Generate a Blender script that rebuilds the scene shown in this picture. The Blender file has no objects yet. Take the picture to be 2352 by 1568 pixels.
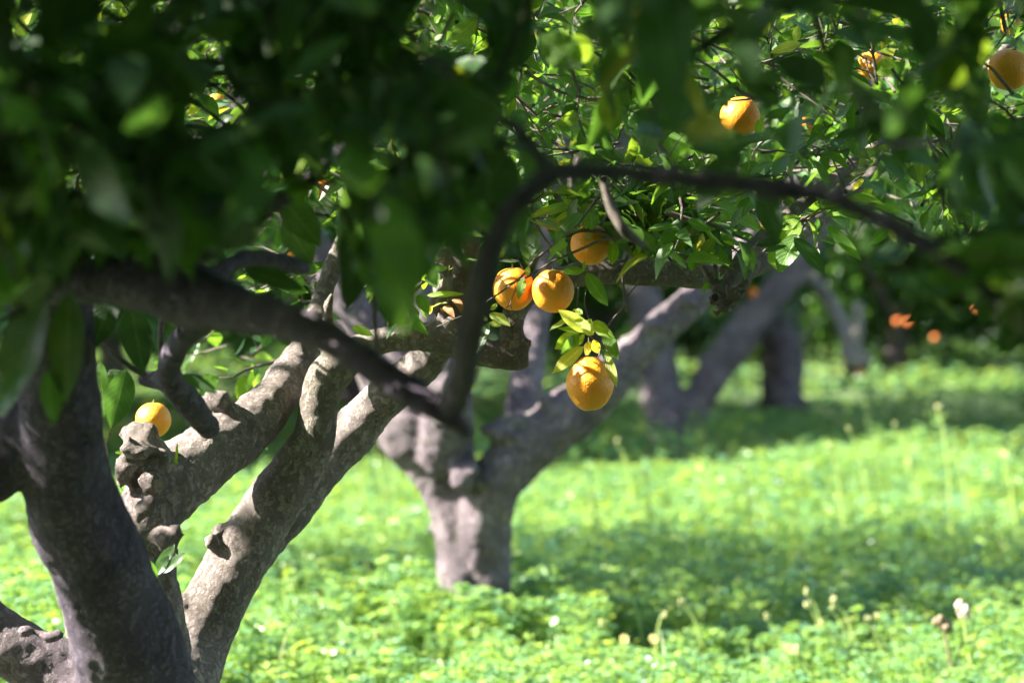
import bpy, math, random
import numpy as np
from mathutils import Vector, noise

SC = bpy.context.scene
COL = SC.collection
R = math.radians

# ------------------------------------------------------------------ camera
CAMZ = 1.13
F = 6477.0                      # focal length in pixels of a 2352 px wide picture
PITCH = math.atan((784 - 666) / F)
cam_d = bpy.data.cameras.new("camera")
cam = bpy.data.objects.new("camera", cam_d)
COL.objects.link(cam)
cam.location = (0, 0, CAMZ)
cam.rotation_euler = (math.pi / 2 - PITCH, 0, 0)
cam_d.sensor_width = 36.0
cam_d.lens = F / 2352 * 36.0
cam_d.clip_start = 0.1
cam_d.clip_end = 2000
cam_d.dof.use_dof = True
cam_d.dof.focus_distance = 4.6
cam_d.dof.aperture_fstop = 4.0
cam_d.dof.aperture_blades = 0
SC.camera = cam

# ------------------------------------------------------------------ sky, sun, exposure
SUN_EL = R(38)
SUN_AZ = R(-92)                 # measured from +Y (into the picture), negative = to the left
sun_dir = Vector((math.sin(SUN_AZ) * math.cos(SUN_EL), math.cos(SUN_AZ) * math.cos(SUN_EL), math.sin(SUN_EL)))
W = bpy.data.worlds.new("World")
SC.world = W
W.use_nodes = True
nt = W.node_tree
sky = nt.nodes.new("ShaderNodeTexSky")
sky.sky_type = 'NISHITA'
sky.sun_disc = False
sky.sun_elevation = SUN_EL
sky.sun_rotation = SUN_AZ
sky.air_density = 1.0
sky.dust_density = 0.6
bg = nt.nodes["Background"]
bg.inputs[1].default_value = 0.066
nt.links.new(sky.outputs[0], bg.inputs[0])
sl = bpy.data.lights.new("sun", 'SUN')
sl.energy = 5.0
sl.angle = R(0.53)
sl.color = (1.0, 0.94, 0.84)
sun = bpy.data.objects.new("sun", sl)
COL.objects.link(sun)
sun.rotation_euler = sun_dir.to_track_quat('Z', 'Y').to_euler()
SC.view_settings.view_transform = 'Standard'
SC.view_settings.look = 'None'
SC.view_settings.gamma = 1
SC.view_settings.exposure = 2.75
try:
    SC.cycles.max_bounces = 8
    SC.cycles.diffuse_bounces = 4
    SC.cycles.transmission_bounces = 5
    SC.cycles.transparent_max_bounces = 4
    SC.cycles.use_denoising = True
    SC.cycles.sample_clamp_indirect = 6
except Exception:
    pass

CP, SP = math.cos(PITCH), math.sin(PITCH)

def at(px, py, d):
    """pixel of the 2352x1568 picture and a depth -> world point"""
    a = (px - 1176) / F * d
    b = (784 - py) / F * d
    return (a, d * CP + b * SP, CAMZ - d * SP + b * CP)

def at_np(px, py, d):
    a = (px - 1176) / F * d
    b = (784 - py) / F * d
    return np.stack([a, d * CP + b * SP, CAMZ - d * SP + b * CP], axis=-1)

def project(P):
    y = P[..., 1]
    z = P[..., 2] - CAMZ
    d = y * CP - z * SP
    b = y * SP + z * CP
    d2 = np.maximum(d, 0.05)
    return 1176 + P[..., 0] / d2 * F, 784 - b / d2 * F, d

def inside(poly, x, y):
    poly = np.asarray(poly, float)
    c = np.zeros(np.shape(x), bool)
    n = len(poly)
    j = n - 1
    for i in range(n):
        xi, yi = poly[i]; xj, yj = poly[j]
        if yi != yj:
            c ^= ((yi > y) != (yj > y)) & (x < (xj - xi) * (y - yi) / (yj - yi) + xi)
        j = i
    return c

# ------------------------------------------------------------------ materials
def newmat(name):
    m = bpy.data.materials.new(name)
    m.use_nodes = True
    t = m.node_tree
    t.nodes.clear()
    out = t.nodes.new("ShaderNodeOutputMaterial")
    return m, t, out

def N(t, kind, **kw):
    n = t.nodes.new(kind)
    for k, v in kw.items():
        if k.startswith("i_"):
            key = k[2:]
            key = int(key) if key.isdigit() else key.replace("_", " ")
            n.inputs[key].default_value = v
        else:
            setattr(n, k, v)
    return n

def ramp(t, stops, src):
    r = t.nodes.new("ShaderNodeValToRGB")
    e = r.color_ramp.elements
    while len(e) < len(stops):
        e.new(0.5)
    for i, (p, c) in enumerate(stops):
        e[i].position = p
        e[i].color = (*c, 1) if len(c) == 3 else c
    t.links.new(src, r.inputs[0])
    return r

def bark_mat(name, dark, mid, light, scale=1.0, moss=0.0, lich=(0.30, 0.30, 0.24)):
    m, t, out = newmat(name)
    L = t.links.new
    tc = N(t, "ShaderNodeTexCoord")
    n1 = N(t, "ShaderNodeTexNoise", i_Scale=9 * scale, i_Detail=8.0, i_Roughness=0.62)
    L(tc.outputs["Object"], n1.inputs["Vector"])
    r = ramp(t, [(0.28, dark), (0.5, mid), (0.74, light)], n1.outputs[0])
    n2 = N(t, "ShaderNodeTexNoise", i_Scale=85 * scale, i_Detail=6.0, i_Roughness=0.7)
    L(tc.outputs["Object"], n2.inputs["Vector"])
    mx = N(t, "ShaderNodeMix", data_type='RGBA', blend_type='MULTIPLY')
    mx.inputs[0].default_value = 0.55
    L(r.outputs[0], mx.inputs[6])
    r2 = ramp(t, [(0.3, (0.45, 0.42, 0.4)), (0.6, (1.1, 1.1, 1.1))], n2.outputs[0])
    L(r2.outputs[0], mx.inputs[7])
    # pale lichen flecks
    v = N(t, "ShaderNodeTexNoise", i_Scale=30 * scale, i_Detail=3.0)
    L(tc.outputs["Object"], v.inputs["Vector"])
    r3 = ramp(t, [(0.62, (0, 0, 0)), (0.7, (1, 1, 1))], v.outputs[0])
    mx2 = N(t, "ShaderNodeMix", data_type='RGBA')
    L(r3.outputs[0], mx2.inputs[0])
    L(mx.outputs[2], mx2.inputs[6])
    mx2.inputs[7].default_value = (*lich, 1)
    # green algae in broad areas
    v2 = N(t, "ShaderNodeTexNoise", i_Scale=3.2 * scale, i_Detail=3.0)
    L(tc.outputs["Object"], v2.inputs["Vector"])
    r4 = ramp(t, [(0.35, (0, 0, 0)), (0.75, (moss, moss, moss))], v2.outputs[0])
    mx3 = N(t, "ShaderNodeMix", data_type='RGBA')
    L(r4.outputs[0], mx3.inputs[0])
    L(mx2.outputs[2], mx3.inputs[6])
    mx3.inputs[7].default_value = (0.17, 0.165, 0.085, 1)
    b = N(t, "ShaderNodeBsdfPrincipled", i_Roughness=0.85)
    b.inputs["Specular IOR Level"].default_value = 0.25
    L(mx3.outputs[2], b.inputs["Base Color"])
    wv = N(t, "ShaderNodeTexNoise", i_Scale=28 * scale, i_Detail=7.0, i_Roughness=0.7, i_Distortion=0.6)
    L(tc.outputs["Object"], wv.inputs["Vector"])
    ad = N(t, "ShaderNodeMath", operation='ADD')
    L(wv.outputs[0], ad.inputs[0])
    vc = N(t, "ShaderNodeTexVoronoi", i_Scale=42.0 * scale, feature='DISTANCE_TO_EDGE')
    mp = N(t, "ShaderNodeMapping"); mp.inputs["Scale"].default_value = (1.6, 1.6, .45)
    nd = N(t, "ShaderNodeMix", data_type='RGBA'); nd.inputs[0].default_value = 0.06
    L(tc.outputs["Object"], nd.inputs[6]); L(n2.outputs[1], nd.inputs[7]); L(nd.outputs[2], mp.inputs[0]); L(mp.outputs[0], vc.inputs["Vector"])
    cr = ramp(t, [(0.0, (0, 0, 0)), (0.14, (.55, .55, .55))], vc.outputs[0])
    ad2 = N(t, "ShaderNodeMath", operation='ADD'); L(n2.outputs[0], ad2.inputs[0]); L(cr.outputs[0], ad2.inputs[1])
    L(ad2.outputs[0], ad.inputs[1])
    bp = N(t, "ShaderNodeBump", i_Strength=0.9, i_Distance=0.009)
    L(ad.outputs[0], bp.inputs["Height"])
    L(bp.outputs[0], b.inputs["Normal"])
    L(b.outputs[0], out.inputs[0])
    return m

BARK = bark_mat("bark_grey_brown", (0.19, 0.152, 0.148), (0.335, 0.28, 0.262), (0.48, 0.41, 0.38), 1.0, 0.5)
BARK_DARK = bark_mat("bark_dark_shade_tint", (0.065, 0.052, 0.082), (0.125, 0.10, 0.145), (0.20, 0.165, 0.21), 1.0, 0.1, (0.1, 0.09, 0.09))  # darkness of shade and a purple veil mixed into the bark colour
BARK_MID = bark_mat("bark_brown_veil_tint", (0.10, 0.078, 0.095), (0.195, 0.155, 0.178), (0.32, 0.265, 0.27), 0.8, 0.1, (0.22, 0.2, 0.18))  # brown bark, with the purple cast of veiled shade put into its colour
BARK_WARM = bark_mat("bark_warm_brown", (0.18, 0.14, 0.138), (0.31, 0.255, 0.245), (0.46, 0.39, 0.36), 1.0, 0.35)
BARK_VEIL = bark_mat("bark_veil_purple", (0.09, 0.075, 0.105), (0.16, 0.13, 0.18), (0.24, 0.2, 0.25), 1.0, 0.05, (0.16, 0.13, 0.15))  # lightened and purpled in colour to stand in for veiling haze
TWIG = bark_mat("twig_grey", (0.20, 0.16, 0.135), (0.38, 0.32, 0.275), (0.56, 0.49, 0.43), 2.5, 0.15)
TWIG_GREEN = bark_mat("twig_green", (0.04, 0.07, 0.02), (0.09, 0.13, 0.04), (0.2, 0.2, 0.1), 2.5, 0.3)

def leaf_mat(name, trans=0.42, rough=0.36, tr_gain=(2.9, 2.7, 1.0), spec=0.5, veins=True, bump=0.0):
    m, t, out = newmat(name)
    L = t.links.new
    at_ = N(t, "ShaderNodeAttribute", attribute_name="tint")
    uv = N(t, "ShaderNodeAttribute", attribute_name="luv")
    col = at_.outputs["Color"]
    nz = N(t, "ShaderNodeTexNoise", i_Scale=40.0, i_Detail=3.0)
    tc = N(t, "ShaderNodeTexCoord")
    L(tc.outputs["Object"], nz.inputs["Vector"])
    r0 = ramp(t, [(0.3, (0.78, 0.8, 0.7)), (0.7, (1.2, 1.15, 1.25))], nz.outputs[0])
    m0 = N(t, "ShaderNodeMix", data_type='RGBA', blend_type='MULTIPLY')
    m0.inputs[0].default_value = 1.0
    L(col, m0.inputs[6]); L(r0.outputs[0], m0.inputs[7])
    col = m0.outputs[2]
    b = N(t, "ShaderNodeBsdfPrincipled", i_Roughness=rough)
    b.inputs["Specular IOR Level"].default_value = spec
    if veins:
        sx = N(t, "ShaderNodeSeparateXYZ")
        L(uv.outputs["Vector"], sx.inputs[0])
        ab = N(t, "ShaderNodeMath", operation='ABSOLUTE'); L(sx.outputs[0], ab.inputs[0])
        # midrib
        mr = ramp(t, [(0.02, (1, 1, 1)), (0.07, (0, 0, 0))], ab.outputs[0])
        # side veins: lines slanting forward
        sub = N(t, "ShaderNodeMath", operation='MULTIPLY_ADD')
        L(ab.outputs[0], sub.inputs[0]); sub.inputs[1].default_value = -0.28
        L(sx.outputs[1], sub.inputs[2])
        mu = N(t, "ShaderNodeMath", operation='MULTIPLY', i_1=9.0); L(sub.outputs[0], mu.inputs[0])
        fr = N(t, "ShaderNodeMath", operation='FRACT'); L(mu.outputs[0], fr.inputs[0])
        pp = N(t, "ShaderNodeMath", operation='PINGPONG', i_1=0.5); L(fr.outputs[0], pp.inputs[0])
        sv = ramp(t, [(0.02, (0.5, 0.5, 0.5)), (0.10, (0, 0, 0))], pp.outputs[0])
        mxv = N(t, "ShaderNodeMath", operation='MAXIMUM')
        L(mr.outputs[0], mxv.inputs[0]); L(sv.outputs[0], mxv.inputs[1])
        m1 = N(t, "ShaderNodeMix", data_type='RGBA', blend_type='MULTIPLY')
        L(mxv.outputs[0], m1.inputs[0]); L(col, m1.inputs[6])
        m1.inputs[7].default_value = (1.9, 1.55, 1.7, 1)
        col = m1.outputs[2]
        if bump:
            bp = N(t, "ShaderNodeBump", i_Strength=bump, i_Distance=0.002, invert=True)
            L(mxv.outputs[0], bp.inputs["Height"])
            L(bp.outputs[0], b.inputs["Normal"])
    L(col, b.inputs["Base Color"])
    tr = N(t, "ShaderNodeBsdfTranslucent")
    g = N(t, "ShaderNodeMix", data_type='RGBA', blend_type='MULTIPLY')
    g.inputs[0].default_value = 1.0
    L(col, g.inputs[6]); g.inputs[7].default_value = (*tr_gain, 1)
    L(g.outputs[2], tr.inputs[0])
    ms = N(t, "ShaderNodeMixShader", i_0=trans)
    L(b.outputs[0], ms.inputs[1]); L(tr.outputs[0], ms.inputs[2])
    L(ms.outputs[0], out.inputs[0])
    return m

LEAF = leaf_mat("citrus_leaf", 0.40, 0.42)
LEAF_HI = leaf_mat("citrus_leaf_close", 0.45, 0.38, bump=0.6)
CLOVER = leaf_mat("clover_leaf", 0.42, 0.42, (1.9, 1.6, 0.9), 0.8, veins=False)

def simple_mat(name, c, rough=0.7, nscale=30, var=0.35, bump=0.3, bdist=0.004, trans=0.0, sss=0.0):
    m, t, out = newmat(name)
    L = t.links.new
    tc = N(t, "ShaderNodeTexCoord")
    n1 = N(t, "ShaderNodeTexNoise", i_Scale=nscale, i_Detail=5.0)
    L(tc.outputs["Object"], n1.inputs["Vector"])
    lo = tuple(x * (1 - var) for x in c); hi = tuple(min(1, x * (1 + var)) for x in c)
    r = ramp(t, [(0.3, lo), (0.7, hi)], n1.outputs[0])
    b = N(t, "ShaderNodeBsdfPrincipled", i_Roughness=rough)
    L(r.outputs[0], b.inputs["Base Color"])
    bp = N(t, "ShaderNodeBump", i_Strength=bump, i_Distance=bdist)
    L(n1.outputs[0], bp.inputs["Height"]); L(bp.outputs[0], b.inputs["Normal"])
    if sss:
        b.inputs["Subsurface Weight"].default_value = sss
        b.inputs["Subsurface Scale"].default_value = 0.01
    if trans:
        tr = N(t, "ShaderNodeBsdfTranslucent"); L(r.outputs[0], tr.inputs[0])
        ms = N(t, "ShaderNodeMixShader", i_0=trans)
        L(b.outputs[0], ms.inputs[1]); L(tr.outputs[0], ms.inputs[2]); L(ms.outputs[0], out.inputs[0])
    else:
        L(b.outputs[0], out.inputs[0])
    return m

def peel_mat():
    m, t, out = newmat("orange_peel")
    L = t.links.new
    tc = N(t, "ShaderNodeTexCoord")
    n1 = N(t, "ShaderNodeTexNoise", i_Scale=18.0, i_Detail=4.0)
    L(tc.outputs["Object"], n1.inputs["Vector"])
    r = ramp(t, [(0.3, (0.88, 0.30, 0.018)), (0.7, (0.95, 0.40, 0.032))], n1.outputs[0])
    sp = N(t, "ShaderNodeTexNoise", i_Scale=140.0, i_Detail=6.0, i_Roughness=0.75)
    L(tc.outputs["Object"], sp.inputs["Vector"])
    spr = ramp(t, [(0.66, (0, 0, 0)), (0.72, (.6, .6, .6))], sp.outputs[0])
    bm = N(t, "ShaderNodeMix", data_type='RGBA'); L(spr.outputs[0], bm.inputs[0]); L(r.outputs[0], bm.inputs[6]); bm.inputs[7].default_value = (0.42, 0.17, 0.03, 1)
    v = N(t, "ShaderNodeTexVoronoi", i_Scale=520.0, feature='SMOOTH_F1')
    L(tc.outputs["Object"], v.inputs["Vector"])
    n2 = N(t, "ShaderNodeTexNoise", i_Scale=160.0, i_Detail=2.0)
    L(tc.outputs["Object"], n2.inputs["Vector"])
    ad = N(t, "ShaderNodeMath", operation='ADD'); L(v.outputs[0], ad.inputs[0]); L(n2.outputs[0], ad.inputs[1])
    bp = N(t, "ShaderNodeBump", i_Strength=0.55, i_Distance=0.0016)
    L(ad.outputs[0], bp.inputs["Height"])
    b = N(t, "ShaderNodeBsdfPrincipled", i_Roughness=0.42)
    b.inputs["Subsurface Weight"].default_value = 0.12
    b.inputs["Subsurface Radius"].default_value = (1.0, 0.35, 0.05)
    b.inputs["Subsurface Scale"].default_value = 0.012
    L(bm.outputs[2], b.inputs["Base Color"]); L(bp.outputs[0], b.inputs["Normal"])
    L(b.outputs[0], out.inputs[0])
    return m
PEEL = peel_mat()
PEEL_RED = simple_mat("deep_orange_peel", (0.62, 0.15, 0.012), 0.5, 40, .15)
CALYX = simple_mat("calyx_green", (0.16, 0.2, 0.05), 0.7, 60)
CUT = simple_mat("cut_wood", (0.30, 0.24, 0.17), 0.9, 60)
HOLE = simple_mat("knot_hole_dark", (0.03, 0.022, 0.018), 0.95, 60)
STALK = simple_mat("pale_green_stalk", (0.40, 0.52, 0.14), 0.5, 20, 0.2, 0.1, 0.002, 0.3)
BUD = simple_mat("pale_bud", (0.62, 0.62, 0.30), 0.6, 90, 0.25, 0.2, 0.002, 0.3)
PETAL = simple_mat("yellow_petal", (0.85, 0.78, 0.36), 0.5, 30, 0.12, 0.1, 0.002, 0.4)
DRY = simple_mat("dry_stem", (0.20, 0.15, 0.09), 0.8, 60, 0.4)
FLUFF = simple_mat("seed_fluff", (0.5, 0.43, 0.36), 0.95, 120, 0.4)
DEADLEAF = simple_mat("dry_brown_leaf", (0.38, 0.17, 0.06), 0.7, 60, 0.35, 0.4, 0.003, 0.35)

# ------------------------------------------------------------------ object helpers
def tagit(o, label=None, cat=None, group=None, kind=None):
    if label: o["label"] = label
    if cat: o["category"] = cat
    if group: o["group"] = group
    if kind: o["kind"] = kind
    return o

def empty(name, loc, label, cat, group=None):
    o = bpy.data.objects.new(name, None)
    COL.objects.link(o)
    o.location = loc
    o.empty_display_size = 0.05
    return tagit(o, label, cat, group)

def mesh_np(name, V, Fq, mat, parent=None, tint=None, luv=None, smooth=True, origin=(0, 0, 0)):
    """V (n,3), Fq (m,k) of equal size polygons"""
    V = np.asarray(V, np.float32).reshape(-1, 3) - np.asarray(origin, np.float32)
    Fq = np.asarray(Fq, np.int32)
    me = bpy.data.meshes.new(name)
    m, k = Fq.shape
    me.vertices.add(len(V)); me.vertices.foreach_set("co", V.ravel())
    me.loops.add(m * k); me.loops.foreach_set("vertex_index", Fq.ravel())
    me.polygons.add(m)
    me.polygons.foreach_set("loop_start", np.arange(0, m * k, k, dtype=np.int32))
    try:
        me.polygons.foreach_set("loop_total", np.full(m, k, np.int32))
    except Exception:
        pass
    me.polygons.foreach_set("use_smooth", np.full(m, smooth, bool))
    me.update(calc_edges=True)
    if tint is not None:
        a = me.attributes.new("tint", 'FLOAT_COLOR', 'POINT')
        c = np.ones((len(V), 4), np.float32); c[:, :3] = tint
        a.data.foreach_set("color", c.ravel())
    if luv is not None:
        a = me.attributes.new("luv", 'FLOAT_VECTOR', 'POINT')
        a.data.foreach_set("vector", np.asarray(luv, np.float32).ravel())
    me.materials.append(mat)
    o = bpy.data.objects.new(name, me)
    COL.objects.link(o)
    if parent is not None:
        o.parent = parent
        o.location = Vector(origin) - parent.matrix_basis.translation
    else:
        o.location = origin
    return o

def catmull(pts, seg):
    """pts (n,4) x,y,z,r -> resampled"""
    P = np.asarray(pts, float)
    P = np.vstack([2 * P[0] - P[1], P, 2 * P[-1] - P[-2]])
    out = []
    for i in range(1, len(P) - 2):
        p0, p1, p2, p3 = P[i - 1], P[i], P[i + 1], P[i + 2]
        for s in range(seg):
            t = s / seg
            out.append(0.5 * ((2 * p1) + (-p0 + p2) * t + (2 * p0 - 5 * p1 + 4 * p2 - p3) * t * t + (-p0 + 3 * p1 - 3 * p2 + p3) * t ** 3))
    out.append(P[-2])
    out = np.array(out)
    out[:, 3] = np.maximum(out[:, 3], 0.0006)
    return out

class MB:
    """collects tubes and lumps into one mesh of quads (triangles doubled)"""
    def __init__(self):
        self.V = []; self.Q = []; self.n = 0
    def add(self, V, Q):
        self.V.append(np.asarray(V, float)); self.Q.append(np.asarray(Q, int) + self.n); self.n += len(V)
    def tube(self, pts, sides=14, seg=6, rough=0.0, nscale=12.0, seed=0.0, cap=True, hollow=0.0):
        S = catmull(pts, seg)
        C = S[:, :3]; rr = S[:, 3]
        n = len(C)
        T = np.gradient(C, axis=0)
        T /= np.linalg.norm(T, axis=1)[:, None] + 1e-9
        up = np.array([0.13, 0.98, 0.11]) if abs(T[0][1]) < 0.9 else np.array([1.0, 0.1, 0.1])
        U = np.cross(T[0], up); U /= np.linalg.norm(U)
        V = []
        for i in range(n):
            U = U - T[i] * np.dot(U, T[i]); U /= np.linalg.norm(U)
            B = np.cross(T[i], U)
            for k in range(sides):
                a = 2 * math.pi * k / sides
                d = math.cos(a) * U + math.sin(a) * B
                r = rr[i]
                if rough:
                    q = Vector(C[i] + d * r) * nscale + Vector((seed, seed * 1.7, -seed))
                    r = r * (1 + rough * (noise.noise(q) + 0.5 * noise.noise(q * 2.3)))
                V.append(C[i] + d * r)
        Q = []
        for i in range(n - 1):
            for k in range(sides):
                k2 = (k + 1) % sides
                Q.append((i * sides + k, i * sides + k2, (i + 1) * sides + k2, (i + 1) * sides + k))
        if cap:
            for (i, s) in ((0, -1), (n - 1, 1)):
                c = len(V)
                V.append(C[i] + T[i] * s * rr[i] * 0.25)
                for k in range(0, sides, 2):
                    a, b, d = i * sides + k, i * sides + (k + 1) % sides, i * sides + (k + 2) % sides
                    Q.append((c, a, b, d) if s < 0 else (c, d, b, a))
        self.add(V, Q)
        return S
    def lump(self, c, r, squash=(1, 1, 1), rough=0.35, seed=0.0, nu=14, nv=9, nscale=1.6):
        V = []; Q = []
        c = np.asarray(c, float)
        for j in range(nv + 1):
            th = math.pi * j / nv
            for i in range(nu):
                ph = 2 * math.pi * i / nu
                d = Vector((math.sin(th) * math.cos(ph), math.sin(th) * math.sin(ph), math.cos(th)))
                k = 1 + rough * (1.1 * noise.noise(d * nscale + Vector((seed, seed, seed * 2))) + 0.9 * noise.noise(d * nscale * 2.4 + Vector((seed, 0, 0))) - 0.5 * abs(noise.noise(d * nscale * 5 + Vector((0, seed, 0)))))
                k = max(k, 0.25)
                V.append(c + np.array([d.x * squash[0], d.y * squash[1], d.z * squash[2]]) * r * k)
        for j in range(nv):
            for i in range(nu):
                i2 = (i + 1) % nu
                Q.append((j * nu + i, (j + 1) * nu + i, (j + 1) * nu + i2, j * nu + i2))
        self.add(V, Q)
    def build(self, name, mat, parent=None, origin=(0, 0, 0), smooth=True):
        return mesh_np(name, np.vstack(self.V), np.vstack(self.Q), mat, parent, smooth=smooth, origin=origin)

_tex = {}
def cloud_tex(scale, depth=3):
    key = (scale, depth)
    if key not in _tex:
        t = bpy.data.textures.new("bark_relief", 'CLOUDS')
        t.noise_scale = scale; t.noise_depth = depth
        _tex[key] = t
    return _tex[key]

def organic(o, voxel, d1=0.012, d2=0.006, sm=3):
    """fuse overlapping limbs to one skin, then give it relief"""
    m = o.modifiers.new("fuse", 'REMESH'); m.mode = 'VOXEL'; m.voxel_size = voxel; m.use_smooth_shade = True
    s = o.modifiers.new("soften", 'SMOOTH'); s.factor = 0.5; s.iterations = sm
    for i, (st, sc_) in enumerate(((d1, 0.06), (d2, 0.018))):
        if st:
            d = o.modifiers.new("relief", 'DISPLACE'); d.texture = cloud_tex(sc_); d.strength = st; d.mid_level = 0.5
            d.texture_coords = 'LOCAL'
    return o

def P4(path):
    """[(px,py,depth,diameter_px)] -> [(x,y,z,r)]"""
    return [(*at(a, b, d), w / 2 / F * d) for (a, b, d, w) in path]

def bumps(mb, S, rng, n, side_up=True, f=(0.25, 0.5)):
    """healed pruning scars along a limb S (resampled centre line)"""
    for _ in range(n):
        i = rng.integers(2, len(S) - 2)
        c, r = S[i, :3], S[i, 3]
        T = S[i + 1, :3] - S[i - 1, :3]; T /= np.linalg.norm(T)
        up = np.array([rng.normal() * 0.5 - 0.35, rng.normal() * 0.6, 1.0])
        up -= T * np.dot(T, up); up /= np.linalg.norm(up)
        s = r * rng.uniform(*f)
        mb.lump(c + up * r * 0.8, s * 1.1, (1.25, 1.1, 0.75), 0.8, rng.uniform(0, 50), nu=20, nv=14, nscale=2.0)
        mb.lump(c + up * (r + s * 0.25) + rng.normal(size=3) * s * 0.4, s * 0.5, (1.2, 1, 0.9), 1.2, rng.uniform(0, 50), nu=20, nv=14, nscale=2.0)

# ------------------------------------------------------------------ leaves
LEN_T = np.array([0.0, 0.12, 0.32, 0.56, 0.80, 1.0])
WID_T = np.array([0.05, 0.52, 0.95, 0.96, 0.52, 0.02])
def leaf_template(hi=False):
    if hi:
        T = np.linspace(0, 1, 13); A = np.array([-1, -0.5, 0, 0.5, 1.0])
    else:
        T = LEN_T; A = np.array([-1.0, 0.0, 1.0])
    Wd = np.interp(T, LEN_T, WID_T) if not hi else np.clip(np.sin(np.pi * np.clip(T, 0, 1) ** 0.85) ** 0.75, 0.03, 1) * np.where(T > 0.85, (1.02 - T) / 0.17 * 0.5 + 0.5, 1)
    nT, nA = len(T), len(A)
    v = np.zeros((nT * nA, 3)); uv = np.zeros((nT * nA, 3))
    for i in range(nT):
        for j in range(nA):
            v[i * nA + j] = (A[j] * Wd[i], T[i], 0)
            uv[i * nA + j] = (A[j], T[i], 0)
    q = []
    for i in range(nT - 1):
        for j in range(nA - 1):
            a = i * nA + j
            q.append((a, a + 1, a + nA + 1, a + nA))
    return v, uv, np.array(q)
TL = leaf_template(False); TH = leaf_template(True)

class Leaves:
    def __init__(self): self.items = []
    def add(self, P, D, Nn, L, Wd, tint, fold=None, curl=None):
        n = len(P)
        rg = RNG
        self.items.append([np.asarray(P, float), np.asarray(D, float), np.asarray(Nn, float),
                           np.broadcast_to(L, n).astype(float), np.broadcast_to(Wd, n).astype(float), np.broadcast_to(tint, (n, 3)).astype(float),
                           rg.uniform(0.1, 0.5, n) if fold is None else np.broadcast_to(fold, n).astype(float),
                           rg.normal(0.12, 0.3, n) if curl is None else np.broadcast_to(curl, n).astype(float)])
    def arrays(self, hi):
        tv, tuv, tq = TH if hi else TL
        P, D, Nn, L, Wd, tint, fold, curl = [np.concatenate([it[k] for it in self.items]) for k in range(8)]
        D = D / (np.linalg.norm(D, axis=1)[:, None] + 1e-9)
        Nn = Nn - D * np.sum(Nn * D, axis=1)[:, None]
        Nn = Nn / (np.linalg.norm(Nn, axis=1)[:, None] + 1e-9)
        S = np.cross(D, Nn)
        n = len(P); k = len(tv)
        a = tv[None, :, 0] * Wd[:, None] * 0.5
        b = tv[None, :, 1] * L[:, None]
        wav = RNG.uniform(0, 6.28, n)[:, None]
        z = np.abs(a) * fold[:, None] - curl[:, None] * L[:, None] * tv[None, :, 1] ** 2 \
            + (0.10 if hi else 0.05) * np.abs(a) * np.sin(tv[None, :, 1] * 14 + wav + (tv[None, :, 0] > 0) * 1.7)
        V = P[:, None, :] + S[:, None, :] * a[..., None] + D[:, None, :] * b[..., None] + Nn[:, None, :] * z[..., None]
        Q = tq[None] + (np.arange(n) * k)[:, None, None]
        tt = np.repeat(tint, k, axis=0)
        uv = np.tile(tuv, (n, 1))
        return V.reshape(-1, 3), Q.reshape(-1, 4), tt, uv
    def build(self, name, mat, parent, hi=False, origin=(0, 0, 0)):
        V, Q, tt, uv = self.arrays(hi)
        return mesh_np(name, V, Q, mat, parent, tint=tt, luv=uv, origin=origin)

RNG = np.random.default_rng(7)

def unit(v): return v / (np.linalg.norm(v, axis=-1, keepdims=True) + 1e-9)

# natural leaf colours (diffuse albedo)
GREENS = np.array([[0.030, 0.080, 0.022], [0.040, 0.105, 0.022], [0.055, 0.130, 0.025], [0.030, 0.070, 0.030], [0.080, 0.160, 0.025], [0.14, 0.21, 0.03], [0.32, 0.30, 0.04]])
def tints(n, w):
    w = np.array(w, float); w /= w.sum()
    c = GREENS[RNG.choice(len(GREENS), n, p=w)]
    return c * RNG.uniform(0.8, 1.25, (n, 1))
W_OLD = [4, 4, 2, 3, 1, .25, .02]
W_YOUNG = [1, 2.5, 4, 1, 4, 1.2, .15]

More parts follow.
